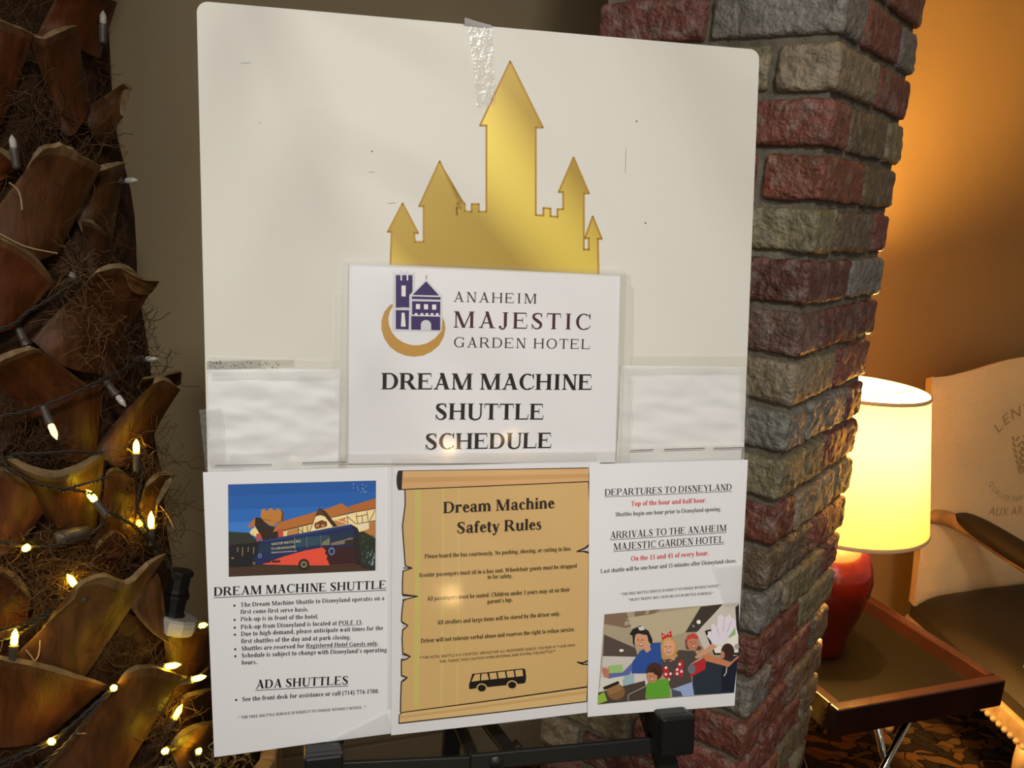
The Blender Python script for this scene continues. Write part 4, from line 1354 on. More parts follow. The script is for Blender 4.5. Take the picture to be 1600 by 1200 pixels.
# girl in red, at the back
pc.poly(C5([(1010, 690), (1070, 655), (1066, 760), (985, 805), (940, 830), (930, 730)]), (176, 42, 48))
pc.ell(*C5([(950, 760)])[0], 6, 7.5, (110, 110, 118))
pc.poly(C5([(1040, 640), (1085, 634), (1280, 698), (1340, 645), (1346, 660), (1300, 700), (1262, 740), (1070, 690)]), (196, 124, 88))
pc.line(C5([(1245, 740), (1240, 790), (1222, 815)]), 1.4, (216, 200, 176))
pc.poly(C5([(905, 590), (898, 510), (990, 490), (1008, 560), (1040, 580), (1020, 600)]), (110, 58, 44))
pc.ell(*C5([(960, 540)])[0], 9, 11.5, SK2)
pc.poly(C5([(900, 520), (918, 476), (968, 456), (1006, 482), (1004, 506), (955, 500)]), (196, 66, 66))
# boy in green
pc.poly(C5([(560, 1012), (572, 890), (650, 850), (758, 845), (768, 1000)]), (92, 158, 48))
pc.ell(*C5([(640, 780)])[0], 13, 13.5, (70, 44, 34)); pc.ell(*C5([(618, 825)])[0], 8.5, 9.5, (190, 132, 100))
pc.poly(C5([(575, 790), (640, 745), (690, 800), (672, 830), (640, 790)]), (58, 36, 30))
for x, y, s in ((520, 515, 1), (752, 570, 1), (962, 535, .8), (612, 818, .75)):
    for d in (-1, 1):
        pc.ell(*C5([(x + d * 20 * s, y)])[0], 1.1 * s, .8 * s, (60, 36, 30))
    pc.ell(*C5([(x + 6, y + 40 * s)])[0], 3.4 * s, 2.0 * s, (120, 52, 48)); pc.ell(*C5([(x + 6, y + 38 * s)])[0], 2.8 * s, 1.0 * s, (236, 226, 216))
    pc.line(C5([(x, y + 4), (x - 3, y + 22 * s)]), .7 * s, (170, 108, 84))
pc.build('group_photo', infoR)
tc_ = Print(shC)
DK = (34, 32, 36)
lettering(tc_, 'DEPARTURES TO DISNEYLAND', 940.4, 771.6, 1137.4, 763, 10, DK, False, under=True, S=.135)
tc_.build('heading_lettering', infoR)
tc_ = Print(shC)
lettering(tc_, 'ARRIVALS TO THE ANAHEIM', 948.6, 838, 1129, 826.4, 10.5, DK, False, under=True, S=.135)
lettering(tc_, 'MAJESTIC GARDEN HOTEL', 953.6, 856, 1125, 844, 10.5, DK, False, under=True, S=.135)
tc_.build('heading_lettering', infoR)
tr = Print(shC)
RD = (196, 40, 44)
lettering(tr, 'Top of the hour and half hour.', 980.6, 787.4, 1098.4, 782, 7.2, RD)
lettering(tr, 'On the 15 and 45 of every hour.', 980.6, 872.6, 1102, 863.6, 7.2, RD)
rl = tr.build('red_lettering', infoR)
rl['label'] = 'red lettering'
tr = Print(shC)
lettering(tr, 'Shuttles begin one hour prior to Disneyland opening.', 956.6, 803.6, 1121, 795, 6.2, DK, True, S=.145)
lettering(tr, 'Last shuttle will be one hour and 15 minutes after Disneyland closes.', 934, 891.4, 1144.4, 874.6, 6.2, DK, True, S=.145)
lettering(tr, '**THE FREE SHUTTLE SERVICE IS SUBJECT TO CHANGE WITHOUT NOTICE**', 963.4, 926.4, 1120, 912.4, 3.9, DK, True)
lettering(tr, '**HEAVY TRAFFIC MAY CAUSE DELAYS IN SHUTTLE SCHEDULE**', 975.6, 935, 1109.6, 923.6, 3.9, DK, True)
tr.build('body_lettering', infoR)
tape([[(1104, 880), (1155, 876), (1151, 940), (1124, 942)]], 'creased_tape', infoR, M_TAPE_CREASED, h=.0135)

# ------------------------------------------------------------------ black folding easel
def pe_(x, y, off):
    return on_plane(x, y, BP + BN * off, BN)


HUB = b3(.305, .16, -.03)


def to_floor(a, b):
    d = b - a
    return a + d * ((0 - a.z) / d.z)


easel = thing('display_easel', (HUB.x, HUB.y, 0), 'black metal folding easel carrying the sign board', 'easel')
pl, pr_ = pe_(505, 1196, -.022), pe_(1037, 1180, -.022)
for pt in (pl, pr_):
    m_ = MB(); m_.bar(HUB, to_floor(HUB, pt), .028, .014, BU, bev=.002); m_.build('front_leg', M_BLACK_METAL, easel)
rp = pe_(705, 1165, -.20)
m_ = MB(); m_.bar(HUB - BN * .02, to_floor(HUB - BN * .02, rp), .024, .014, BU, bev=.002); m_.build('rear_leg', M_BLACK_METAL, easel)
m_ = MB(); m_.bar(pe_(505, 1202, -.012), pe_(790, 1189, -.012), .017, .006, BD, bev=.0015); m_.build('crossbar', M_BLACK_METAL, easel)
m_ = MB(); m_.bar(pe_(735, 1191, -.004), pe_(1045, 1161, -.004), .020, .006, BD, bev=.0015); m_.build('crossbar', M_BLACK_METAL, easel)
m_ = MB(); m_.bar(pe_(708, 1112, -.17), pe_(742, 1190, -.02), .016, .006, BU, bev=.0015); m_.bar(pe_(735, 1187, -.018), pe_(748, 1187, -.018), .012, .012, BD, bev=.001); m_.build('brace', M_BLACK_METAL, easel)
m_ = MB(); m_.bar(pe_(750, 1114, -.10), pe_(798, 1176, -.02), .018, .007, BU, bev=.0015); m_.bar(pe_(797, 1180, -.016), pe_(812, 1162, -.016), .009, .016, BD, bev=.001); m_.build('brace', M_BLACK_METAL, easel)
for (x, y) in ((1038, 1163), (775, 1190)):
    c = pe_(x, y, -.001)
    m_ = MB(); m_.lathe(c, BN, [(.0085, 0), (.0085, .002), (.006, .004), (0.0001, .0045)], 16); m_.build('bolt', M_BLACK_METAL, easel)
# ledges under the board: a socket round the leg and a lip in front
for (x, y, sgn) in ((505, 1184, -1), (1040, 1120, 1)):
    a_, b_ = ab(x, y)
    b_ = max(b_, BH + .004)
    m_ = MB()
    c = b3(a_, BH + .022, .004)
    m_.box(c, (BU, BD, BN), (.0205, .018, .024), bev=.004)
    m_.box(b3(a_, BH + .026, .033), (BU, BD, BN), (.0205, .024, .006), bev=.003)
    m_.build('ledge', M_BLACK_PLASTIC, easel)
# upper centre post that holds the back of the board
m_ = MB(); m_.bar(b3(.305, .10, -.012), b3(.305, .62, -.012), .03, .008, BU, bev=.002); m_.build('back_post', M_BLACK_METAL, easel)

# ------------------------------------------------------------------ palm trunk with old leaf bases
PA0, PA1 = Vector((-.79, 1.35, .50)), Vector((-.872, 1.35, 1.95))


def p_axis(z):
    return PA0.lerp(PA1, (z - PA0.z) / (PA1.z - PA0.z))


def p_rad(z):
    return .205 + .055 * max(0, min(1, (1.9 - z) / 1.4))


def pal(x, y, lift):
    """point of the picture on the trunk's skin, `lift` metres out from it"""
    w = ray(x, y)

    def f(t):
        p = EYE + w * t
        a = p_axis(p.z)
        return math.hypot(p.x - a.x, p.y - a.y) - p_rad(p.z) - lift
    best, bt, prev = 1e9, 1, None
    for i in range(46):
        t = .85 + i * .02
        v = f(t)
        if v < best:
            best, bt = v, t
        if v <= 0:
            lo, hi = t - .02, t
            for _ in range(10):
                m = (lo + hi) / 2
                if f(m) > 0:
                    lo = m
                else:
                    hi = m
            return EYE + w * hi
    return EYE + w * bt


def pout(p):
    a = p_axis(p.z)
    return Vector((p.x - a.x, p.y - a.y, 0)).normalized()


UPV = Vector((0, 0, 1))
palm = thing('palm_trunk', (PA0.x, PA0.y, .50), 'palm trunk wrapped in brown leaf stubs and fibre, left of the sign', 'palm')
M_TRUNK = mat('palm_core', (0.045, 0.022, 0.011), 0.9, 0.15, bump=(60, 1, .012), vary=(30, .5))


def boot_material():
    m = mat('leaf_base_wood', attr=True, rough=0.5, spec=0.22, bump=(26, .35, .004), vary=(14, .38, 8))
    nt = m.node_tree
    nz = [n for n in nt.nodes if n.type == 'TEX_NOISE']
    tcn = [n for n in nt.nodes if n.type == 'TEX_COORD'][0]
    for n, sc_, k in zip(nz, ((1, 1, .16), (1, 1, .12)), (55, 150)):
        mp = nt.nodes.new('ShaderNodeMapping')
        mp.inputs['Rotation'].default_value = (0.18, 0.22, 0)
        mp.inputs['Scale'].default_value = sc_
        nt.links.new(tcn.outputs['Object'], mp.inputs[0])
        nt.links.new(mp.outputs[0], n.inputs['Vector'])
        n.inputs['Scale'].default_value = k
        n.inputs['Distortion'].default_value = .6
    return m


M_BOOT = boot_material()
M_FIB = mat('palm_fibre', attr=True, rough=0.85, spec=0.15)
mb = MB()
rows = []
for i in range(60):
    z = .45 + 2.42 * i / 59
    a = p_axis(z)
    rows.append([a + Vector((math.cos(t), math.sin(t), 0)) * (p_rad(z) - .012 + .018 * noise.noise(Vector((math.cos(t) * 4, math.sin(t) * 4, z * 9)))) for t in [2 * math.pi * k / 48 for k in range(48)]])
    for q in rows[-1]:
        q.z = z
mb.grid(rows, close_u=True)
mb.build('trunk_core', M_TRUNK, palm)


def resample(P, n):
    if len(P) == 2:
        return [(P[0][0] + (P[1][0] - P[0][0]) * k / (n - 1), P[0][1] + (P[1][1] - P[0][1]) * k / (n - 1)) for k in range(n)]
    L = [0]
    for a, b in zip(P[:-1], P[1:]):
        L.append(L[-1] + math.hypot(b[0] - a[0], b[1] - a[1]))
    out = []
    for k in range(n):
        d = L[-1] * k / (n - 1)
        i = max(j for j in range(len(P) - 1) if L[j] <= d + 1e-9)
        t = (d - L[i]) / max(1e-9, L[i + 1] - L[i])
        p0, p1, p2, p3 = P[max(i - 1, 0)], P[i], P[i + 1], P[min(i + 2, len(P) - 1)]
        out.append(tuple(.5 * (2 * b + (c - a) * t + (2 * a - 5 * b + 4 * c - d_) * t * t + (3 * b - a - 3 * c + d_) * t ** 3) for a, b, c, d_ in zip(p0, p1, p2, p3)))
    return out


BROWNS = [(0.17, 0.075, 0.030), (0.20, 0.095, 0.042), (0.135, 0.060, 0.026), (0.21, 0.085, 0.032), (0.16, 0.080, 0.040)]
brng = random.Random(11)


DARK = .42


def leaf_base(P3, col, pale=.5, thick=.010, jag=0.0):
    """P3[s][u] : outer skin from foot (s=0) to cut tip; returns the mesh of a curved woody shell"""
    ns, nu = len(P3), len(P3[0])
    mb = MB()
    edge = (0.17, 0.115, 0.055)
    col = (col[0] * DARK, col[1] * DARK * .68, col[2] * DARK * .45)

    def cf(i, j, inner=False):
        s, u = i / (ns - 1), (j + .5) / (nu - 1)
        e = max(0, (s - .86) / .14) * pale
        e = max(e, pale * .75 * max(0, abs(2 * u - 1) - .84) / .16)
        v = 1 + .25 * noise.noise(Vector((u * 9, s * 2.2, col[0] * 90)))
        return tuple((c * (1 - e) + d * e) * v for c, d in zip(col, edge))
    if jag:
        for j in range(nu):
            d = (P3[-1][j] - P3[-2][j])
            P3[-1][j] = P3[-1][j] + d * jag * noise.noise(Vector((j * 1.7, col[0] * 50, 3)))
    back = []
    for i in range(ns):
        r = []
        for j in range(nu):
            s, u = i / (ns - 1), j / (nu - 1)
            p = P3[i][j]
            th = thick * (.25 + .75 * math.sin(math.pi * u) ** .7)
            n1 = (P3[min(i + 1, ns - 1)][j] - P3[max(i - 1, 0)][j])
            n2 = (P3[i][min(j + 1, nu - 1)] - P3[i][max(j - 1, 0)])
            nn = n2.cross(n1)
            nn = nn.normalized() if nn.length > 1e-9 else pout(p)
            if nn.dot(pout(p) - CZ * .3) < 0:
                nn = -nn
            r.append(p - nn * th)
        back.append(r)
    mb.grid(P3, cf, 0, True)
    mb.grid(back, lambda i, j: cf(i, j, True), 0, True, flip=True)
    for A, B in ((P3[-1], back[-1]), ([r[0] for r in P3], [r[0] for r in back]), ([r[-1] for r in P3], [r[-1] for r in back])):
        mb.grid([A, B], edge, 0, False)
    return mb.build('leaf_base', M_BOOT, palm)


def boot(tip, base, lt=.055, lb=.006, bulge=.018, pale=.5, c=None, curl=2.0, jag=.15, bow=0.0, thick=.010):
    nu, ns = 13, 15
    T, B = resample(tip, nu), resample(base, nu)
    rows = []
    for i in range(ns):
        s = i / (ns - 1)
        r = []
        for j in range(nu):
            u = j / (nu - 1)
            x = B[j][0] + (T[j][0] - B[j][0]) * s + bow * math.sin(math.pi * s) * (1 if bow else 0)
            y = B[j][1] + (T[j][1] - B[j][1]) * s
            l = lb + (lt - lb) * s ** curl + bulge * math.sin(math.pi * u) ** .8 * (1 - .45 * s) + .004 * noise.noise(Vector((u * 3, s * 3, tip[0][0] * .37)))
            r.append(pal(x, y, l))
        rows.append(r)
    leaf_base(rows, c or brng.choice(BROWNS), pale, thick, jag)


# leaf bases the photo shows (tip edge left to right, foot left to right)
boot([(95, -20), (140, -14), (183, 4)], [(55, 60), (105, 70), (156, 92)], .05, .004)
boot([(-60, 15), (0, 33), (30, 44), (53, 55)], [(-90, 190), (-20, 205), (8, 188)], .05, c=(0.20, 0.085, 0.04))
boot([(46, 54), (66, 61), (90, 52), (119, 40)], [(88, 196), (113, 212), (142, 170)], .045, pale=.35)
boot([(192, 131), (202, 140), (200, 158), (193, 182)], [(128, 172), (140, 200), (158, 232)], .07, .0, .006, c=(0.17, 0.105, 0.05), curl=1.2, jag=.05)
boot([(-40, 232), (0, 238), (30, 265)], [(-60, 282), (-10, 285), (18, 272)], .03, c=(0.25, 0.10, 0.035))
boot([(150, 270), (172, 262), (196, 254)], [(118, 340), (148, 402), (173, 392)], .045, .0, .01, c=(0.17, 0.11, 0.05))
boot([(52, 250), (72, 233), (104, 231), (130, 244), (158, 262)], [(-40, 372), (40, 410), (94, 392)], .06, .008, .022, .8, (0.19, 0.105, 0.048), jag=.5)
boot([(-30, 360), (10, 378), (50, 402), (84, 441)], [(-60, 520), (-5, 520), (28, 510)], .045, c=(0.21, 0.085, 0.035))
boot([(128, 345), (150, 352), (176, 372)], [(130, 425), (150, 440), (172, 425)], .03, c=(0.10, 0.05, 0.025))
boot([(150, 426), (193, 418), (215, 430), (238, 452)], [(48, 530), (100, 572), (158, 585)], .075, .006, .016, .55, (0.16, 0.085, 0.04))
boot([(190, 420), (222, 437), (250, 440), (246, 446)], [(205, 455), (220, 460), (236, 458), (240, 452)], .085, .07, .0, 1.0, (0.3, 0.2, 0.1), thick=.004)
boot([(165, 480), (195, 478), (207, 500)], [(160, 590), (180, 600), (200, 575)], .02, .002, .01, .2, (0.10, 0.055, 0.028))
boot([(-30, 580), (18, 557), (45, 547), (63, 546)], [(48, 655), (95, 636), (138, 602)], .055, .01, .022, .75, (0.18, 0.075, 0.03))
boot([(222, 592), (250, 589), (284, 582), (284, 600)], [(215, 606), (240, 606), (262, 606), (270, 606)], .09, .06, 0, .8, (0.2, 0.12, 0.055), thick=.004)
boot([(238, 601), (255, 594), (268, 600), (282, 609)], [(148, 702), (182, 730), (224, 722)], .09, .008, .02, .25, (0.15, 0.088, 0.048), curl=1.8, jag=.05, bow=-6)
boot([(55, 642), (108, 617), (160, 600)], [(78, 712), (118, 722), (152, 705)], .02, .01, .012, .1, (0.115, 0.052, 0.024))
boot([(-10, 600), (30, 618), (52, 648)], [(-30, 700), (10, 705), (40, 690)], .02, .0, .01, .2, (0.09, 0.045, 0.022))
boot([(165, 742), (185, 735), (222, 758)], [(150, 860), (180, 872), (212, 850)], .03, .004, .014, .3, (0.14, 0.07, 0.034))
boot([(228, 762), (250, 744), (266, 742), (268, 754), (246, 790)], [(196, 862), (212, 872), (240, 848)], .06, .004, .008, .3, (0.15, 0.095, 0.05))
boot([(-40, 728), (20, 740), (62, 757), (90, 770)], [(-60, 872), (0, 868), (40, 842)], .05, .01, .02, .5, (0.22, 0.11, 0.065))
boot([(8, 716), (45, 738), (88, 746), (125, 734), (164, 708)], [(92, 838), (112, 850), (135, 845), (152, 820)], .07, .004, .02, 1.0, (0.15, 0.08, 0.04), curl=1.3, thick=.014)
boot([(150, 858), (182, 832), (202, 852)], [(140, 945), (170, 940), (192, 905)], .02, .0, .01, .1, (0.10, 0.05, 0.025))
boot([(-40, 888), (5, 893), (48, 935)], [(-60, 1005), (0, 1000), (42, 975)], .035, .006, .014, .3, (0.15, 0.065, 0.03))
boot([(205, 948), (238, 985), (264, 1004)], [(238, 882), (250, 905), (256, 940)], .055, .045, .006, .6, (0.21, 0.14, 0.075), thick=.005)
boot([(104, 945), (130, 912), (165, 902), (202, 913), (236, 880), (260, 866)], [(6, 1040), (62, 1050), (128, 1066)], .075, .02, .02, .95, (0.20, 0.125, 0.075), curl=1.5)
boot([(168, 985), (205, 960), (262, 1000)], [(120, 1062), (165, 1080), (205, 1050)], .01, .0, .012, .1, (0.13, 0.075, 0.035))
boot([(-40, 1026), (0, 1031), (70, 1046), (120, 1060), (168, 1072)], [(-50, 1165), (10, 1168), (66, 1160)], .06, .02, .022, .25, (0.20, 0.095, 0.042))
boot([(256, 1000), (292, 988), (330, 984)], [(262, 1062), (295, 1070), (326, 1048)], .05, .02, .014, .4, (0.20, 0.115, 0.05))
boot([(282, 1056), (305, 1062), (330, 1040)], [(258, 1100), (285, 1110), (312, 1098)], .05, .01, .01, .6, (0.20, 0.12, 0.055), thick=.005)
boot([(178, 1072), (205, 1050), (240, 1044), (266, 1050), (284, 1057)], [(46, 1225), (115, 1230), (192, 1212)], .075, .022, .024, .5, (0.19, 0.105, 0.055), curl=1.4)
boot([(284, 1092), (312, 1084), (345, 1074)], [(276, 1150), (305, 1152), (345, 1130)], .05, .02, .012, .3, (0.14, 0.075, 0.036))
boot([(266, 1172), (292, 1145), (340, 1126)], [(285, 1215), (320, 1200), (350, 1185)], .06, .03, .01, .8, (0.27, 0.18, 0.08))
boot([(-60, 1150), (0, 1140), (50, 1165)], [(-60, 1230), (0, 1230), (60, 1220)], .03, .01, .01, .1, (0.09, 0.045, 0.025))
# the same stubs carry on round the sides and back and up to the ceiling
for ring in range(15):
    z = .58 + ring * .155
    for k in range(7):
        th = 2 * math.pi * (k + .5 * (ring % 2)) / 7 + .2
        seen = -math.radians(100) < (th - 2 * math.pi if th > math.pi else th) < math.radians(88)
        if seen and z < 1.88:
            continue
        rows = []
        w0, hh = .075 * brng.uniform(.9, 1.1), .2 * brng.uniform(.85, 1.1)
        for i in range(9):
            s = i / 8
            r = []
            for j in range(9):
                u = j / 8 * 2 - 1
                zz = z + hh * s
                a = p_axis(zz)
                rad = p_rad(zz) + .008 + .06 * s ** 2 + .016 * (1 - u * u)
                an = th + u * w0 * (1.25 - .4 * s) / rad
                q = a + Vector((math.cos(an), math.sin(an), 0)) * rad
                q.z = zz - .02 * u * u * s
                r.append(q)
            rows.append(r[::-1])
        leaf_base(rows, brng.choice(BROWNS), .4)

# arching fronds of the crown, above the picture
M_FROND = mat('palm_frond_green', (0.05, 0.085, 0.025), 0.5, 0.4)
for k, (az, ln) in enumerate(((-1.29, .85), (-1.02, .95), (-1.52, .8), (-1.9, 1.0), (-2.6, .9), (2.7, .6))):
    o = Vector((math.cos(az), math.sin(az), 0))
    tn = Vector((-o.y, o.x, 0))
    c0 = p_axis(2.45)
    sp = [c0 + o * (.12 + ln * t) + UPV * (.28 * math.sin(2.4 * t) - .76 * t * t) for t in [i / 24 for i in range(25)]]
    mb = MB()
    mb.tube(sp, [.014 - .011 * i / 24 for i in range(25)], 6)
    for i in range(4, 25):
        for sg in (-1, 1):
            d = (tn * sg + o * .55 - UPV * .22).normalized()
            L_ = .30 * math.sin(math.pi * min(1, (i + 3) / 28)) + .05
            a_ = sp[i]
            m1 = a_ + d * L_ * .5 + UPV * .01
            e_ = a_ + d * L_ - UPV * .05
            w_ = o * .011
            mb.poly([a_ - w_ * .5, m1 - w_, e_, m1 + w_, a_ + w_ * .5])
    mb.build('frond', M_FROND, palm)

# loose fibre between the stubs
fb = MB()
frng = random.Random(21)


def tuft(x, y, rx, ry, n, L, lift=.02, pale=.0, ang=None, thin=.00045):
    for _ in range(n):
        px, py = x + frng.gauss(0, rx), y + frng.gauss(0, ry)
        p = pal(px, py, lift * frng.uniform(.3, 1.5))
        o = pout(p)
        t = Vector((-o.y, o.x, 0))
        a = frng.uniform(0, 2 * math.pi) if ang is None else math.radians(ang) + frng.gauss(0, .5)
        d = (t * math.cos(a) + Vector((0, 0, math.sin(a))) + o * frng.uniform(-.15, .45)).normalized()
        pts = [p]
        l = L * frng.uniform(.5, 1.4) / 6
        for k in range(6):
            d = (d + Vector((frng.gauss(0, .33), frng.gauss(0, .33), frng.gauss(0, .33)))).normalized()
            pts.append(pts[-1] + d * l)
        e = frng.random() * .5 + pale
        c = tuple(a_ * (1 - e) + b_ * e for a_, b_ in zip((0.05, 0.023, 0.010), (0.17, 0.10, 0.045)))
        fb.tube(pts, thin * frng.uniform(.7, 1.6), 3, c, 0, False)


for a in ((60, 190, 32, 38, 150, .05), (20, 30, 22, 22, 50, .04), (20, 230, 20, 20, 30, .04), (125, 445, 18, 32, 150, .04, .05, .35), (150, 530, 16, 30, 60, .04, .05, .4), (195, 525, 20, 28, 140, .04), (205, 590, 30, 18, 90, .05),
          (20, 620, 22, 18, 60, .05), (25, 705, 40, 14, 140, .045), (60, 690, 24, 16, 60, .04), (180, 740, 26, 30, 120, .05), (235, 715, 16, 22, 90, .05, .05), (225, 830, 18, 30, 90, .05), (90, 720, 36, 8, 80, .04),
          (60, 880, 38, 26, 230, .06, .03, .05), (118, 900, 24, 24, 220, .045, .03, .3), (20, 940, 22, 20, 60, .05), (190, 850, 16, 26, 80, .05), (215, 1100, 14, 50, 150, .06, .03, .1, 70), (255, 1110, 14, 30, 120, .05, .03, .2, 80),
          (15, 1170, 22, 16, 80, .04, .02, .1), (205, 1000, 40, 22, 140, .05, .012, .0), (300, 1075, 16, 12, 70, .03), (265, 1140, 14, 22, 90, .04, .03, .3), (165, 330, 10, 50, 40, .04), (135, 250, 18, 30, 40, .06, .03, .25), (150, 120, 10, 50, 20, .03), (262, 790, 10, 26, 40, .05, .05)):
    tuft(*a)
for pts in ([(177, 1078), (172, 1105), (158, 1132), (140, 1145), (118, 1146)], [(14, 285), (30, 300), (35, 328)], [(40, 1015), (52, 1030), (62, 1050)], [(63, 1000), (60, 1025), (45, 1040), (30, 1030)], [(250, 790), (262, 805), (272, 826)], [(0, 365), (40, 385), (90, 396)]):
    fb.tube([pal(x, y, .055) for x, y in resample(pts, 12)], .0011, 4, (0.42, 0.28, 0.17), 0, False)
f_ = fb.build('loose_fibre', M_FIB, palm)
f_['kind'] = 'stuff'

# ------------------------------------------------------------------ fairy lights wound round the trunk
M_WIRE = mat('dark_cable', (0.024, 0.019, 0.014), 0.5, 0.3)
M_SOCK = mat('grey_brown_socket', (0.055, 0.043, 0.034), 0.45, 0.5)
M_LIT = mat('glowing_bulb', (1, .85, .5), 0.2, emit=((1.0, 0.63, 0.016), 55.0))
M_DIM = mat('half_glowing_bulb', (.9, .8, .6), 0.15, emit=((1.0, 0.78, 0.36), 1.2))
M_UNLIT = mat('clear_unlit_bulb', (0.42, 0.40, 0.36), 0.12, 0.7)
lights_at = pal(178, 1075, .05)
fairy = thing('fairy_lights', tuple(lights_at), 'string of small warm fairy lights wound round the palm trunk', 'string lights')
WIRES = [([(-15, 518), (20, 507), (43, 488), (90, 460), (112, 438), (128, 425)], .05), ([(-15, 652), (43, 642), (110, 617), (160, 593), (200, 573), (222, 560)], .055),
         ([(-10, 730), (5, 718), (25, 710), (62, 709), (110, 706), (162, 708)], .075), ([(2, 722), (25, 740), (62, 757), (112, 765), (146, 772)], .085), ([(96, 768), (120, 760), (150, 752), (172, 744)], .08),
         ([(-15, 842), (40, 854), (100, 850), (145, 832), (166, 808), (168, 800)], .06), ([(170, 798), (217, 828), (245, 852), (264, 880), (272, 906)], .065), ([(-15, 990), (42, 973), (85, 948)], .055), ([(-15, 1004), (30, 990), (80, 958)], .05),
         ([(-15, 1196), (60, 1165), (100, 1142), (140, 1108), (180, 1072)], .085), ([(-10, 1204), (66, 1168), (110, 1136), (150, 1098), (182, 1070)], .08), ([(48, 1206), (100, 1165), (140, 1118), (178, 1076)], .088),
         ([(180, 1072), (215, 1052), (260, 1042), (272, 1040)], .07), ([(226, 850), (238, 832), (246, 820)], .05), ([(195, 700), (214, 716), (222, 740), (215, 790), (232, 830)], .06)]
for pts, lf in WIRES:
    Q = [pal(x, y, lf) for x, y in resample(pts, 34)]
    wmb = MB()
    for ph in (0, math.pi):
        tw = []
        for i, q in enumerate(Q):
            o = pout(q)
            d = (Q[min(i + 1, len(Q) - 1)] - Q[max(i - 1, 0)]).normalized()
            s_ = d.cross(o).normalized()
            a = ph + i * 1.1
            tw.append(q + o * math.cos(a) * .0016 + s_ * math.sin(a) * .0016)
        wmb.tube(tw, .00125, 6)
    wmb.build('wire', M_WIRE, fairy)


def bulb(x, y, dx, dy, state, lift=.06, L=22, toward=0.0, sock=True):
    """bulb centred at picture point; (dx,dy) runs from its socket to its tip"""
    P = pal(x, y, lift)
    l = math.hypot(dx, dy) or 1
    sc_ = (P - EYE).dot(CZ) / FPX
    d = (CX * dx / l + CY * dy / l) * (1 - toward) - CZ * toward
    d = d.normalized()
    h = L * sc_
    r = .0046
    mb = MB()
    mb.lathe(P - d * h * .5, d, [(r * .7, 0), (r, h * .12), (r, h * .55), (r * .8, h * .72), (r * .38, h * .88), (r * .16, h * .97), (.0001, h)], 12)
    b_ = mb.build('bulb', {'lit': M_LIT, 'dim': M_DIM, 'off': M_UNLIT}[state], fairy)
    if state == 'lit':
        b_['label'] = 'lit bulb'
    if sock:
        mb = MB()
        mb.lathe(P - d * (h * .5 + .001), -d, [(.0064, 0), (.0066, .004), (.0058, .006), (.0052, .024), (.0038, .027), (.0001, .027)], 12)
        mb.build('socket', M_SOCK, b_)


for a in ((213, 697, 0, -1, 'lit', .07, 22), (142, 774, -.6, -.75, 'lit', .075, 22), (236, 812, .0, -1, 'lit', .05, 26), (40, 857, .2, .2, 'lit', .065, 16, .85), (111, 906, -.55, -.8, 'lit', .05, 22), (23, 995, .1, -1, 'lit', .06, 26),
          (178, 1075, .5, -.3, 'lit', .09, 18, .6), (80, 1158, .3, -.5, 'lit', .09, 22, .6), (271, 1040, 1, -.15, 'lit', .085, 24), (312, 1059, 1, -.25, 'lit', .07, 22), (279, 1111, .5, -.85, 'lit', .05, 24), (257, 1174, 0, -.4, 'lit', .075, 16, .8),
          (311, 1173, .3, -.4, 'lit', .07, 16, .5), (84, 675, .42, 1, 'dim', .07, 27), (190, 627, .62, .78, 'off', .07, 22), (161, 27, 0, -1, 'off', .05, 22), (20, 221, -.15, -1, 'off', .04, 22), (206, 282, 1, -.05, 'off', .05, 20),
          (113, 430, .1, -.7, 'off', .05, 14, .6), (238, 561, 1, 0, 'off', .05, 20), (45, 548, .4, .9, 'off', .04, 14), (318, 977, 1, -.2, 'lit', .03, 14, .1, False), (217, 817, -.3, -.6, 'lit', .02, 10, .3)):  # the last small one stands in for a reflection, added as a glowing bulb
    bulb(*a)
mb = MB()
mb.tube([pal(x, y, .055) for x, y in ((86, 842), (100, 838), (120, 833), (138, 829))], [.0092, .0095, .0092, .007], 12, smooth=True)
mb.build('inline_fuse_case', M_SOCK, fairy)

# ------------------------------------------------------------------ plug and white cap
Pp = pal(275, 950, .05)
dP = (Pp - EYE).dot(CZ)


def pp(x, y, dd=0.0):
    w = ray(x, y)
    return EYE + w * (dP + dd)


k_ = dP / FPX
plug = thing('cable_plug', tuple(pp(280, 960)), 'two stacked black plugs ending in a white round cap beside the palm', 'plug')
ax = (pp(271, 962) - pp(284, 892)).normalized()
for nm, x0, y0, prof in (('plug_body', 283, 891, [(.001, 0), (18, 0), (20, 3), (19.5, 8), (16.5, 11), (16, 29), (18, 32), (18, 35), (.001, 35)]), ('plug_body', 277, 927, [(.001, 0), (19, 0), (19, 7), (16, 9), (15, 29), (18, 33), (17.5, 37), (.001, 37)])):
    mb = MB()
    mb.lathe(pp(x0, y0), ax, [(r * k_, h * k_) for r, h in prof], 10, smooth=False)
    mb.build(nm, M_BLACK_PLASTIC, plug)
mb = MB()
ax2 = (pp(270, 998) - pp(280, 962)).normalized()
mb.lathe(pp(280, 963), (ax2 + CZ * -.05).normalized(), [(r * k_, h * k_) for r, h in [(.001, 0), (28, 0), (31, 4), (31.5, 12), (30, 22), (24, 26), (.001, 26)]], 9, smooth=False)
wc = mb.build('round_cap', mat('white_plastic_cap', (0.40, 0.385, 0.365), 0.3, 0.5), plug)
wc['label'] = 'white plastic cap'
mb = MB()
mb.tube([pal(246, 862, .05), pp(258, 875, .0), pp(266, 895, .0), pp(272, 906, .0)], .004, 8)
mb.build('cable', M_WIRE, plug)

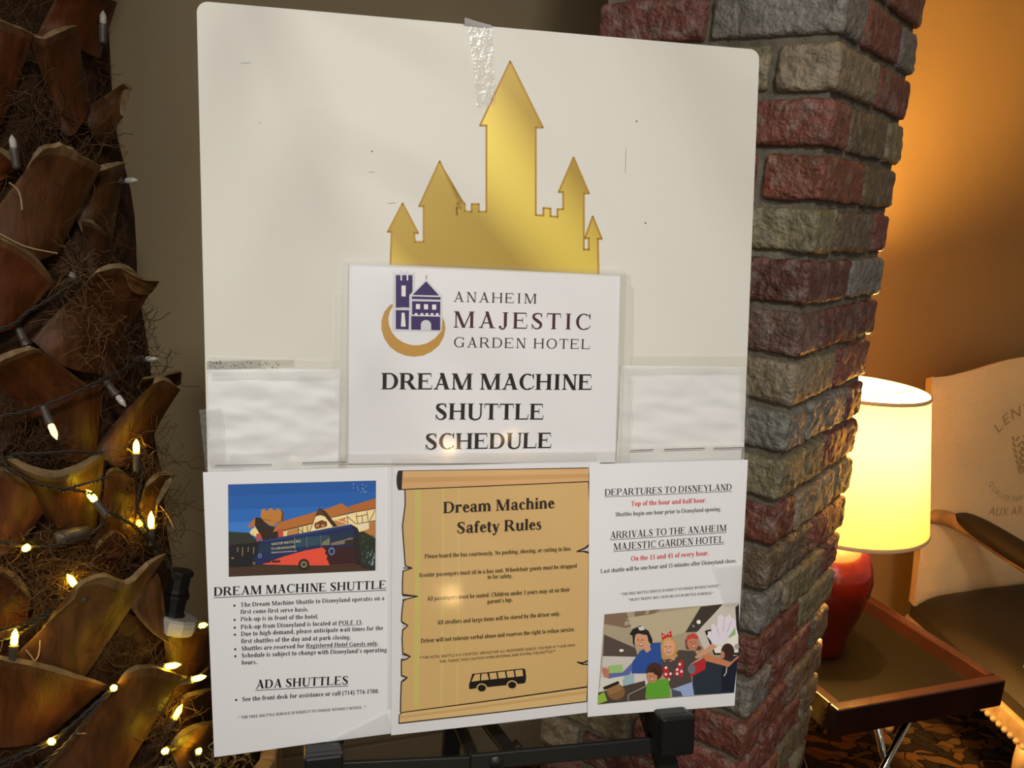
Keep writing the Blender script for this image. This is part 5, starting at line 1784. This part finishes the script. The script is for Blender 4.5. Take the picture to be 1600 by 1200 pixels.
# ------------------------------------------------------------------ planter and moss
M_OAK = mat('pale_planter_wood', (0.50, 0.33, 0.18), 0.55, 0.3, bump=(40, .3, .003), vary=(9, .18))
PCX, PCY, PR, PZ = -.79, 1.35, .405, .535
planter = thing('wooden_planter', (PCX, PCY, 0), 'pale wooden tub planter at the foot of the palm trunk', 'planter')
NST = 16
for k in range(NST):
    a = 2 * math.pi * (k + .5) / NST
    o = Vector((math.cos(a), math.sin(a), 0))
    t = Vector((-o.y, o.x, 0))
    mb = MB()
    mb.box(Vector((PCX, PCY, PZ / 2)) + o * (PR - .015), (t, o, (0, 0, 1)), (PR * math.tan(math.pi / NST) - .002, .015, PZ / 2), bev=.006)
    mb.build('stave', M_OAK, planter)
mb = MB()
mb.lathe((PCX, PCY, .30), (0, 0, 1), [(.0001, 0), (PR - .035, 0), (PR - .035, .17), (.0001, .19)], 32)
so = mb.build('soil', mat('dark_soil', (0.03, 0.02, 0.012), 0.95, 0.1, bump=(50, 1, .01)), planter)
ms = MB()
mrng = random.Random(4)
for _ in range(1500):
    a = mrng.uniform(-.9, .55) if mrng.random() < .7 else mrng.uniform(0, 6.28)
    r = mrng.uniform(.24, PR - .045)
    p = Vector((PCX + r * math.cos(a), PCY + r * math.sin(a), .515 + mrng.uniform(0, .045)))
    d = Vector((mrng.gauss(0, 1), mrng.gauss(0, 1), mrng.gauss(.1, .5))).normalized()
    pts = [p]
    for i in range(6):
        d = (d + Vector((mrng.gauss(0, .6), mrng.gauss(0, .6), mrng.gauss(0, .45)))).normalized()
        pts.append(pts[-1] + d * .006)
        if pts[-1].z < .485:
            pts[-1].z = .485
    e = mrng.random()
    ms.tube(pts, .0017 * mrng.uniform(.6, 1.3), 4, tuple(x * (1 - e) + y * e for x, y in zip((0.16, 0.105, 0.05), (0.42, 0.31, 0.17))), 0, False)
ms.lathe((PCX, PCY, .47), (0, 0, 1), [(.2, .0), (PR - .036, 0), (PR - .036, .03), (.2, .035)], 40, (0.12, 0.08, 0.04))
mo_ = ms.build('dried_moss', mat('dried_moss', attr=True, rough=.9, spec=.1), None, origin=(PCX, PCY, .47))
tag(mo_, 'tan dried moss filling the planter around the palm trunk', 'moss', kind='stuff')

# ------------------------------------------------------------------ side table with a raised rim
M_CHERRY = mat('dark_cherry_wood', (0.016, 0.0045, 0.003), 0.22, 0.5, vary=(14, .25), coat=.4)
M_TOP = mat('olive_leather_top', (0.004, 0.003, 0.002), 0.5, 0.06, bump=(220, .12, .0006))
M_CHROME = mat('chrome', (0.62, 0.60, 0.56), 0.12, 0.5, metal=1.0)
TF = Vector((0.684, 1.519, 0))          # front left corner of the table
TW_, TD_, TZ = .447, .50, .60
TX, TY = WT, WN
UP = Vector((0, 0, 1))
tc = TF + TX * TW_ / 2 + TY * TD_ / 2
table = thing('side_table', (tc.x, tc.y, 0), 'square dark wood tray table between the pillar and the armchair', 'table')
for nm, c, sx, sy in (('front_rim', TF + TX * TW_ / 2 + TY * .013, TW_ / 2, .013), ('back_rim', TF + TX * TW_ / 2 + TY * (TD_ - .013), TW_ / 2, .013),
                      ('side_rim', TF + TX * .013 + TY * TD_ / 2, .013, TD_ / 2 - .026), ('side_rim', TF + TX * (TW_ - .013) + TY * TD_ / 2, .013, TD_ / 2 - .026)):
    mb = MB(); mb.box(c + UP * (TZ - .031), (TX, TY, UP), (sx, sy, .031), bev=.003); mb.build(nm, M_CHERRY, table)
mb = MB(); mb.box(tc + UP * (TZ - .043), (TX, TY, UP), (TW_ / 2 - .026, TD_ / 2 - .026, .009)); mb.build('tray_panel', M_TOP, table)
for yy in (.07, TD_ - .07):
    for s in (-1, 1):
        a = tc + TY * (yy - TD_ / 2) - TX * s * .06 + UP * (TZ - .055)
        b = tc + TY * (yy - TD_ / 2) + TX * s * .17
        mb = MB(); mb.tube([a + TY * .006 * s, b + TY * .006 * s], .008, 12); mb.build('leg', M_CHROME, table)
for s in (-1, 1):
    mb = MB(); mb.box(tc + TX * s * .17 + UP * .008, (TX, TY, UP), (.012, TD_ / 2 - .05, .008), bev=.003); mb.build('foot_bar', M_CHROME, table)

# ------------------------------------------------------------------ table lamp
LX, LY = .75, 1.83
LZ = TZ - .0335
lamp = thing('table_lamp', (LX, LY, LZ), 'lit table lamp with cream drum shade and red ceramic base', 'lamp')
mb = MB()
mb.lathe((LX, LY, LZ), UP, [(.0001, 0), (.054, 0), (.058, .006), (.062, .05), (.080, .10), (.093, .15), (.097, .185), (.093, .22), (.078, .255), (.055, .28), (.032, .295), (.024, .31), (.0001, .312)], 48)
mb.build('lamp_base', mat('red_glazed_ceramic', (0.05, 0.004, 0.002), 0.22, 0.5, vary=(6, .2), coat=.3), lamp)
mb = MB()
mb.lathe((LX, LY, LZ + .30), UP, [(.008, 0), (.008, .09), (.022, .10), (.029, .12), (.029, .165), (.016, .172), (.0001, .173)], 20)
mb.build('lamp_neck', mat('brass', (0.55, 0.36, 0.12), 0.3, metal=1.0), lamp)


def shade_material():
    m = bpy.data.materials.new('cream_lampshade')
    m.use_nodes = True
    nt = m.node_tree
    for n in list(nt.nodes):
        nt.nodes.remove(n)
    out = nt.nodes.new('ShaderNodeOutputMaterial')
    d = nt.nodes.new('ShaderNodeBsdfDiffuse'); d.inputs[0].default_value = (0.5, 0.42, 0.28, 1)
    t = nt.nodes.new('ShaderNodeBsdfTranslucent'); t.inputs[0].default_value = (0.70, 0.50, 0.20, 1)
    mx = nt.nodes.new('ShaderNodeMixShader'); mx.inputs[0].default_value = 0.095
    nt.links.new(d.outputs[0], mx.inputs[1]); nt.links.new(t.outputs[0], mx.inputs[2]); nt.links.new(mx.outputs[0], out.inputs[0])
    return m


S0, S1, R0, R1 = .888, 1.185, .190, .147
mb = MB()
mb.lathe((LX, LY, 0), UP, [(R0, S0), (R0 * .75 + R1 * .25, S0 * .75 + S1 * .25), ((R0 + R1) / 2, (S0 + S1) / 2), (R0 * .25 + R1 * .75, S0 * .25 + S1 * .75), (R1, S1)], 72)
sh_ = mb.build('lamp_shade', shade_material(), lamp)
M_TRIM = mat('shade_trim', (0.60, 0.42, 0.22), 0.7)
for r, z in ((R0, S0), (R1, S1)):
    mb = MB()
    mb.lathe((LX, LY, z), UP, [(r + .0015, -.004), (r + .0025, 0), (r + .0015, .004), (r - .0015, .004), (r - .002, 0), (r - .0015, -.004), (r + .0015, -.004)], 72)
    mb.build('shade_trim', M_TRIM, sh_)
mb = MB()
for k in range(3):
    a = 2 * math.pi * k / 3 + .25
    mb.tube([(LX, LY, S1 - .02), (LX + R1 * .98 * math.cos(a), LY + R1 * .98 * math.sin(a), S1 - .004)], .0016, 6)
mb.tube([(LX, LY, LZ + .40), (LX + .055, LY, LZ + .44), (LX + .05, LY, S1 - .06), (LX, LY, S1 - .02), (LX - .05, LY, S1 - .06), (LX - .055, LY, LZ + .44), (LX, LY, LZ + .40)], .0016, 6, caps=False)
mb.build('harp', mat('steel_wire', (0.5, 0.45, 0.35), 0.3, metal=1.0), lamp)
mb = MB()
mb.lathe((LX, LY, LZ + .474), UP, [(.012, 0), (.014, .012), (.028, .045), (.030, .062), (.024, .082), (.010, .094), (.0001, .096)], 24)
mb.build('light_bulb', mat('glowing_lamp_bulb', (1, .9, .7), .3, emit=((1.0, 0.60, 0.17), 3300.0)), lamp)

# ------------------------------------------------------------------ armchair with printed linen back
M_LINEN = mat('printed_linen', (0.86, 0.63, 0.34), 0.85, 0.2, vary=(3, .05))


def weave(m):
    nt = m.node_tree
    b = nt.nodes['Principled BSDF']
    tcn = nt.nodes.new('ShaderNodeTexCoord')
    bumps = None
    hs = []
    for sc_ in ((26, 26, 240), (240, 240, 26)):
        mp = nt.nodes.new('ShaderNodeMapping'); mp.inputs['Scale'].default_value = sc_
        nz = nt.nodes.new('ShaderNodeTexNoise'); nz.inputs['Scale'].default_value = 1.0; nz.inputs['Detail'].default_value = 3
        nt.links.new(tcn.outputs['Object'], mp.inputs[0]); nt.links.new(mp.outputs[0], nz.inputs['Vector'])
        hs.append(nz.outputs['Fac'])
    ad = nt.nodes.new('ShaderNodeMath'); ad.operation = 'ADD'
    nt.links.new(hs[0], ad.inputs[0]); nt.links.new(hs[1], ad.inputs[1])
    bp = nt.nodes.new('ShaderNodeBump'); bp.inputs['Strength'].default_value = .7; bp.inputs['Distance'].default_value = .004
    nt.links.new(ad.outputs[0], bp.inputs['Height']); nt.links.new(bp.outputs[0], b.inputs['Normal'])


weave(M_LINEN)
M_LEATHER = mat('dark_brown_leather', (0.018, 0.0135, 0.010), 0.5, 0.3, bump=(90, .15, .001), vary=(5, .15))
M_CARVED = mat('pale_carved_wood', (0.33, 0.205, 0.095), 0.45, 0.4, vary=(24, .3), bump=(70, .3, .002))
CO = Vector((1.234, 2.378, 0))
CT, CF = WT, -WN
CWD = .58


def ch(u, f, z):
    return CO + CT * u + CF * f + UP * z


chair = thing('armchair', tuple(ch(CWD / 2, .22, 0)), 'armchair with printed linen back, dark leather seat and carved pale wood arms', 'armchair')


def back_top(u):
    t = abs(u - CWD / 2) / (CWD / 2 + .075)
    K = ((0, 1.186), (.1, 1.183), (.25, 1.175), (.42, 1.161), (.6, 1.146), (.79, 1.133), (.95, 1.127), (1.01, 1.129), (1.5, 1.129))
    for (t0, z0), (t1, z1) in zip(K[:-1], K[1:]):
        if t <= t1:
            return z0 + (z1 - z0) * (t - t0) / (t1 - t0)
    return 1.129


def back_half(zn):          # half width at height fraction
    return CWD / 2 + .075 * zn ** 1.3


mb = MB()
NU, NZ = 48, 40
fr_, bk_ = [], []
for i in range(NZ + 1):
    zn = i / NZ
    a, b2 = [], []
    for j in range(NU + 1):
        s = j / NU * 2 - 1
        u = CWD / 2 + s * back_half(zn)
        z = .43 + (back_top(u) - .43) * zn
        puff = .034 * (1 - abs(s) ** 5) * (1 - abs(2 * zn - 1) ** 6) + .004 * noise.noise(Vector((u * 6, z * 6, 2)))
        lean = -.012 * zn
        a.append(ch(u, .012 + puff + lean, z)); b2.append(ch(CWD / 2 + (u - CWD / 2) * .955, -.022 + lean, z - .012 * zn))
    fr_.append(a); bk_.append(b2)
mb.grid(fr_); mb.grid(bk_, flip=True)
for A, B in ((fr_[-1], bk_[-1]), (fr_[0], bk_[0]), ([r[0] for r in fr_], [r[0] for r in bk_]), ([r[-1] for r in fr_], [r[-1] for r in bk_])):
    mb.grid([A, B])
bp_ = mb.build('back_cushion', M_LINEN, chair)


class BackSurf:
    def p(self, u, z, lift=0):
        s = (u - CWD / 2)
        zn = (z - .43) / (back_top(u) - .43)
        s = s / back_half(max(0, min(1, zn)))
        puff = .034 * (1 - abs(s) ** 5) * (1 - abs(2 * zn - 1) ** 6) + .004 * noise.noise(Vector((u * 6, z * 6, 2)))
        return ch(u, .012 + puff - .012 * zn + .0012 + lift, z)


M_FADE = mat('faded_print', attr=True, rough=.9, spec=.1)
bs = BackSurf()
mb = MB()
INKB = (0.46, 0.32, 0.165)


def arc_text(mb, text, uc, zc, rad, span, cap, capfun=sans_glyph, up=1):
    """lettering on the chair back along an arc centred (uc, zc)"""
    ws = [capfun(c)[0] for c in text]
    tot = sum(ws)
    x = 0
    for c, w in zip(text, ws):
        mid = (x + w / 2) / tot - .5
        th = math.pi / 2 - up * mid * span if up > 0 else -math.pi / 2 + mid * span
        for P in capfun(c)[1]:
            pts = []
            for gx, gy in P:
                lx, ly = (gx - w / 2) * cap / H, gy * cap / H * (1 if up > 0 else 1)
                if up > 0:
                    rr, tt = rad + ly, th - lx / rad
                else:
                    rr, tt = rad - ly, th + lx / rad
                pts.append(bs.p(uc + rr * math.cos(tt), zc + rr * math.sin(tt)))
            mb.poly(pts, INKB)
        x += w


UC = CWD / 2 + .0
arc_text(mb, 'LENTILLES', UC, .865, .155, 1.75, .036)
mb.build('faded_lettering', M_FADE, bp_)
mb = MB()
arc_text(mb, 'QUALITE SUPERIEURE', UC, .905, .150, 1.9, .016, up=-1)
mb.build('faded_lettering', M_FADE, bp_)
mb = MB()
arc_text(mb, 'AUX ARLES', UC, 1.28, .57, .36, .027, up=-1)


def sprig(u0, z0, u1, z1, n):
    for k in range(n):
        t = k / (n - 1)
        for sgn in (-1, 1):
            u, z = u0 + (u1 - u0) * t, z0 + (z1 - z0) * t
            du, dz = sgn * (.018 + .006 * math.sin(math.pi * t)), .017
            pts = [bs.p(u, z), bs.p(u + du * .45, z + dz * .1), bs.p(u + du, z + dz), bs.p(u + du * .4, z + dz * .8)]
            mb.poly(pts, INKB)


mb.build('faded_lettering', M_FADE, bp_)
for a in ((UC, .84, UC, .96, 8), (UC - .005, .85, UC - .045, .94, 6), (UC + .005, .85, UC + .045, .94, 6)):
    mb = MB()
    sprig(*a)
    mb.build('printed_sprig', M_FADE, bp_)
# seat
def seat_pt(s, t):          # s across 0..1, t from back to front 0..1
    hw = CWD / 2 + .156 * t
    return CWD / 2 + (2 * s - 1) * hw, .56 * t


mb = MB()
top, bot = [], []
for i in range(25):
    t = i / 24
    a, b2 = [], []
    for j in range(31):
        s = j / 30
        u, f = seat_pt(s, t)
        e = (1 - abs(2 * s - 1) ** 6) * (1 - abs(2 * t - 1) ** 8)
        a.append(ch(u, f, .425 + .06 * e ** .6)); b2.append(ch(u, f, .395))
    top.append(a); bot.append(b2)
mb.grid(top, flip=True); mb.grid(bot)
for A, B in ((top[0], bot[0]), (top[-1], bot[-1]), ([r[0] for r in top], [r[0] for r in bot]), ([r[-1] for r in top], [r[-1] for r in bot])):
    mb.grid([A, B], smooth=False)
mb.build('seat_cushion', M_LEATHER, chair)
for nm, (s0, t0), (s1, t1) in (('side_rail', (0, 0), (0, 1)), ('side_rail', (1, 0), (1, 1)), ('front_rail', (0, 1), (1, 1)), ('back_rail', (0, 0), (1, 0))):
    u0, f0 = seat_pt(s0, t0); u1, f1 = seat_pt(s1, t1)
    A, B = ch(u0, f0, .365), ch(u1, f1, .365)
    mb = MB(); mb.bar(A, B, .06, .030, UP, bev=.006)
    rl_ = mb.build(nm, M_CARVED, chair)
    if nm != 'back_rail':
        n_ = int((B - A).length / .022)
        bd = MB()
        o = (B - A).cross(UP).normalized()
        if o.dot((A + B) / 2 - ch(CWD / 2, .23, .365)) < 0:
            o = -o
        for k in range(n_ + 1):
            c = A.lerp(B, k / n_) + o * .016 - UP * .018
            bd.lathe(c - o * .008, o, [(.0001, -.002), (.007, .002), (.0095, .008), (.007, .014), (.0001, .017)], 8)
        bd.build('beading', M_CARVED, rl_)
for s, t in ((0, 0), (1, 0), (0, 1), (1, 1)):
    u, f = seat_pt(s, t)
    mb = MB()
    mb.lathe(ch(u, f - (.02 if t else -.0), 0), UP, [(.0001, 0), (.012, 0), (.016, .02), (.014, .05), (.022, .25), (.026, .31), (.024, .345), (.0001, .345)], 16)
    mb.build('leg', M_CARVED, chair)
for sg in (0, 1):
    q = lambda u: u if sg == 0 else CWD - u
    pts = [ch(q(-.002), .0, .712), ch(q(.022), .05, .722), ch(q(.032), .12, .716), ch(q(.033), .22, .702), ch(q(.034), .33, .686), ch(q(.036), .43, .668), ch(q(.034), .475, .64), ch(q(.02), .47, .57), ch(q(-.02), .43, .49), ch(q(-.09), .40, .38)]
    cr_ = []
    for i in range(len(pts) - 1):
        p0, p1, p2, p3 = pts[max(i - 1, 0)], pts[i], pts[i + 1], pts[min(i + 2, len(pts) - 1)]
        for k in range(5):
            t = k / 5
            cr_.append(.5 * (2 * p1 + (p2 - p0) * t + (2 * p0 - 5 * p1 + 4 * p2 - p3) * t * t + (3 * p1 - p0 - 3 * p2 + p3) * t ** 3))
    cr_.append(pts[-1])
    mb = MB(); mb.tube(cr_, [.022 - .004 * (i / len(cr_)) for i in range(len(cr_))], 12)
    ar = mb.build('arm', M_CARVED, chair)
    mb = MB()
    A, B = ch(q(.028), .075, .744), ch(q(.034), .44, .694)
    d = (B - A)
    sd = d.cross(UP).normalized()
    rows = []
    for i in range(17):
        t = i / 16
        e = max(.02, 1 - abs(2 * t - 1) ** 3.2) ** .5
        c = A.lerp(B, t)
        rows.append([c + sd * (.042 * e * math.cos(a)) + UP * (.029 * e * math.sin(a)) for a in [2 * math.pi * k / 16 for k in range(16)]])
    mb.grid(rows, close_u=True)
    pd_ = mb.build('arm_pad', M_LEATHER, ar)
    pd_['label'] = 'dark leather arm pad'
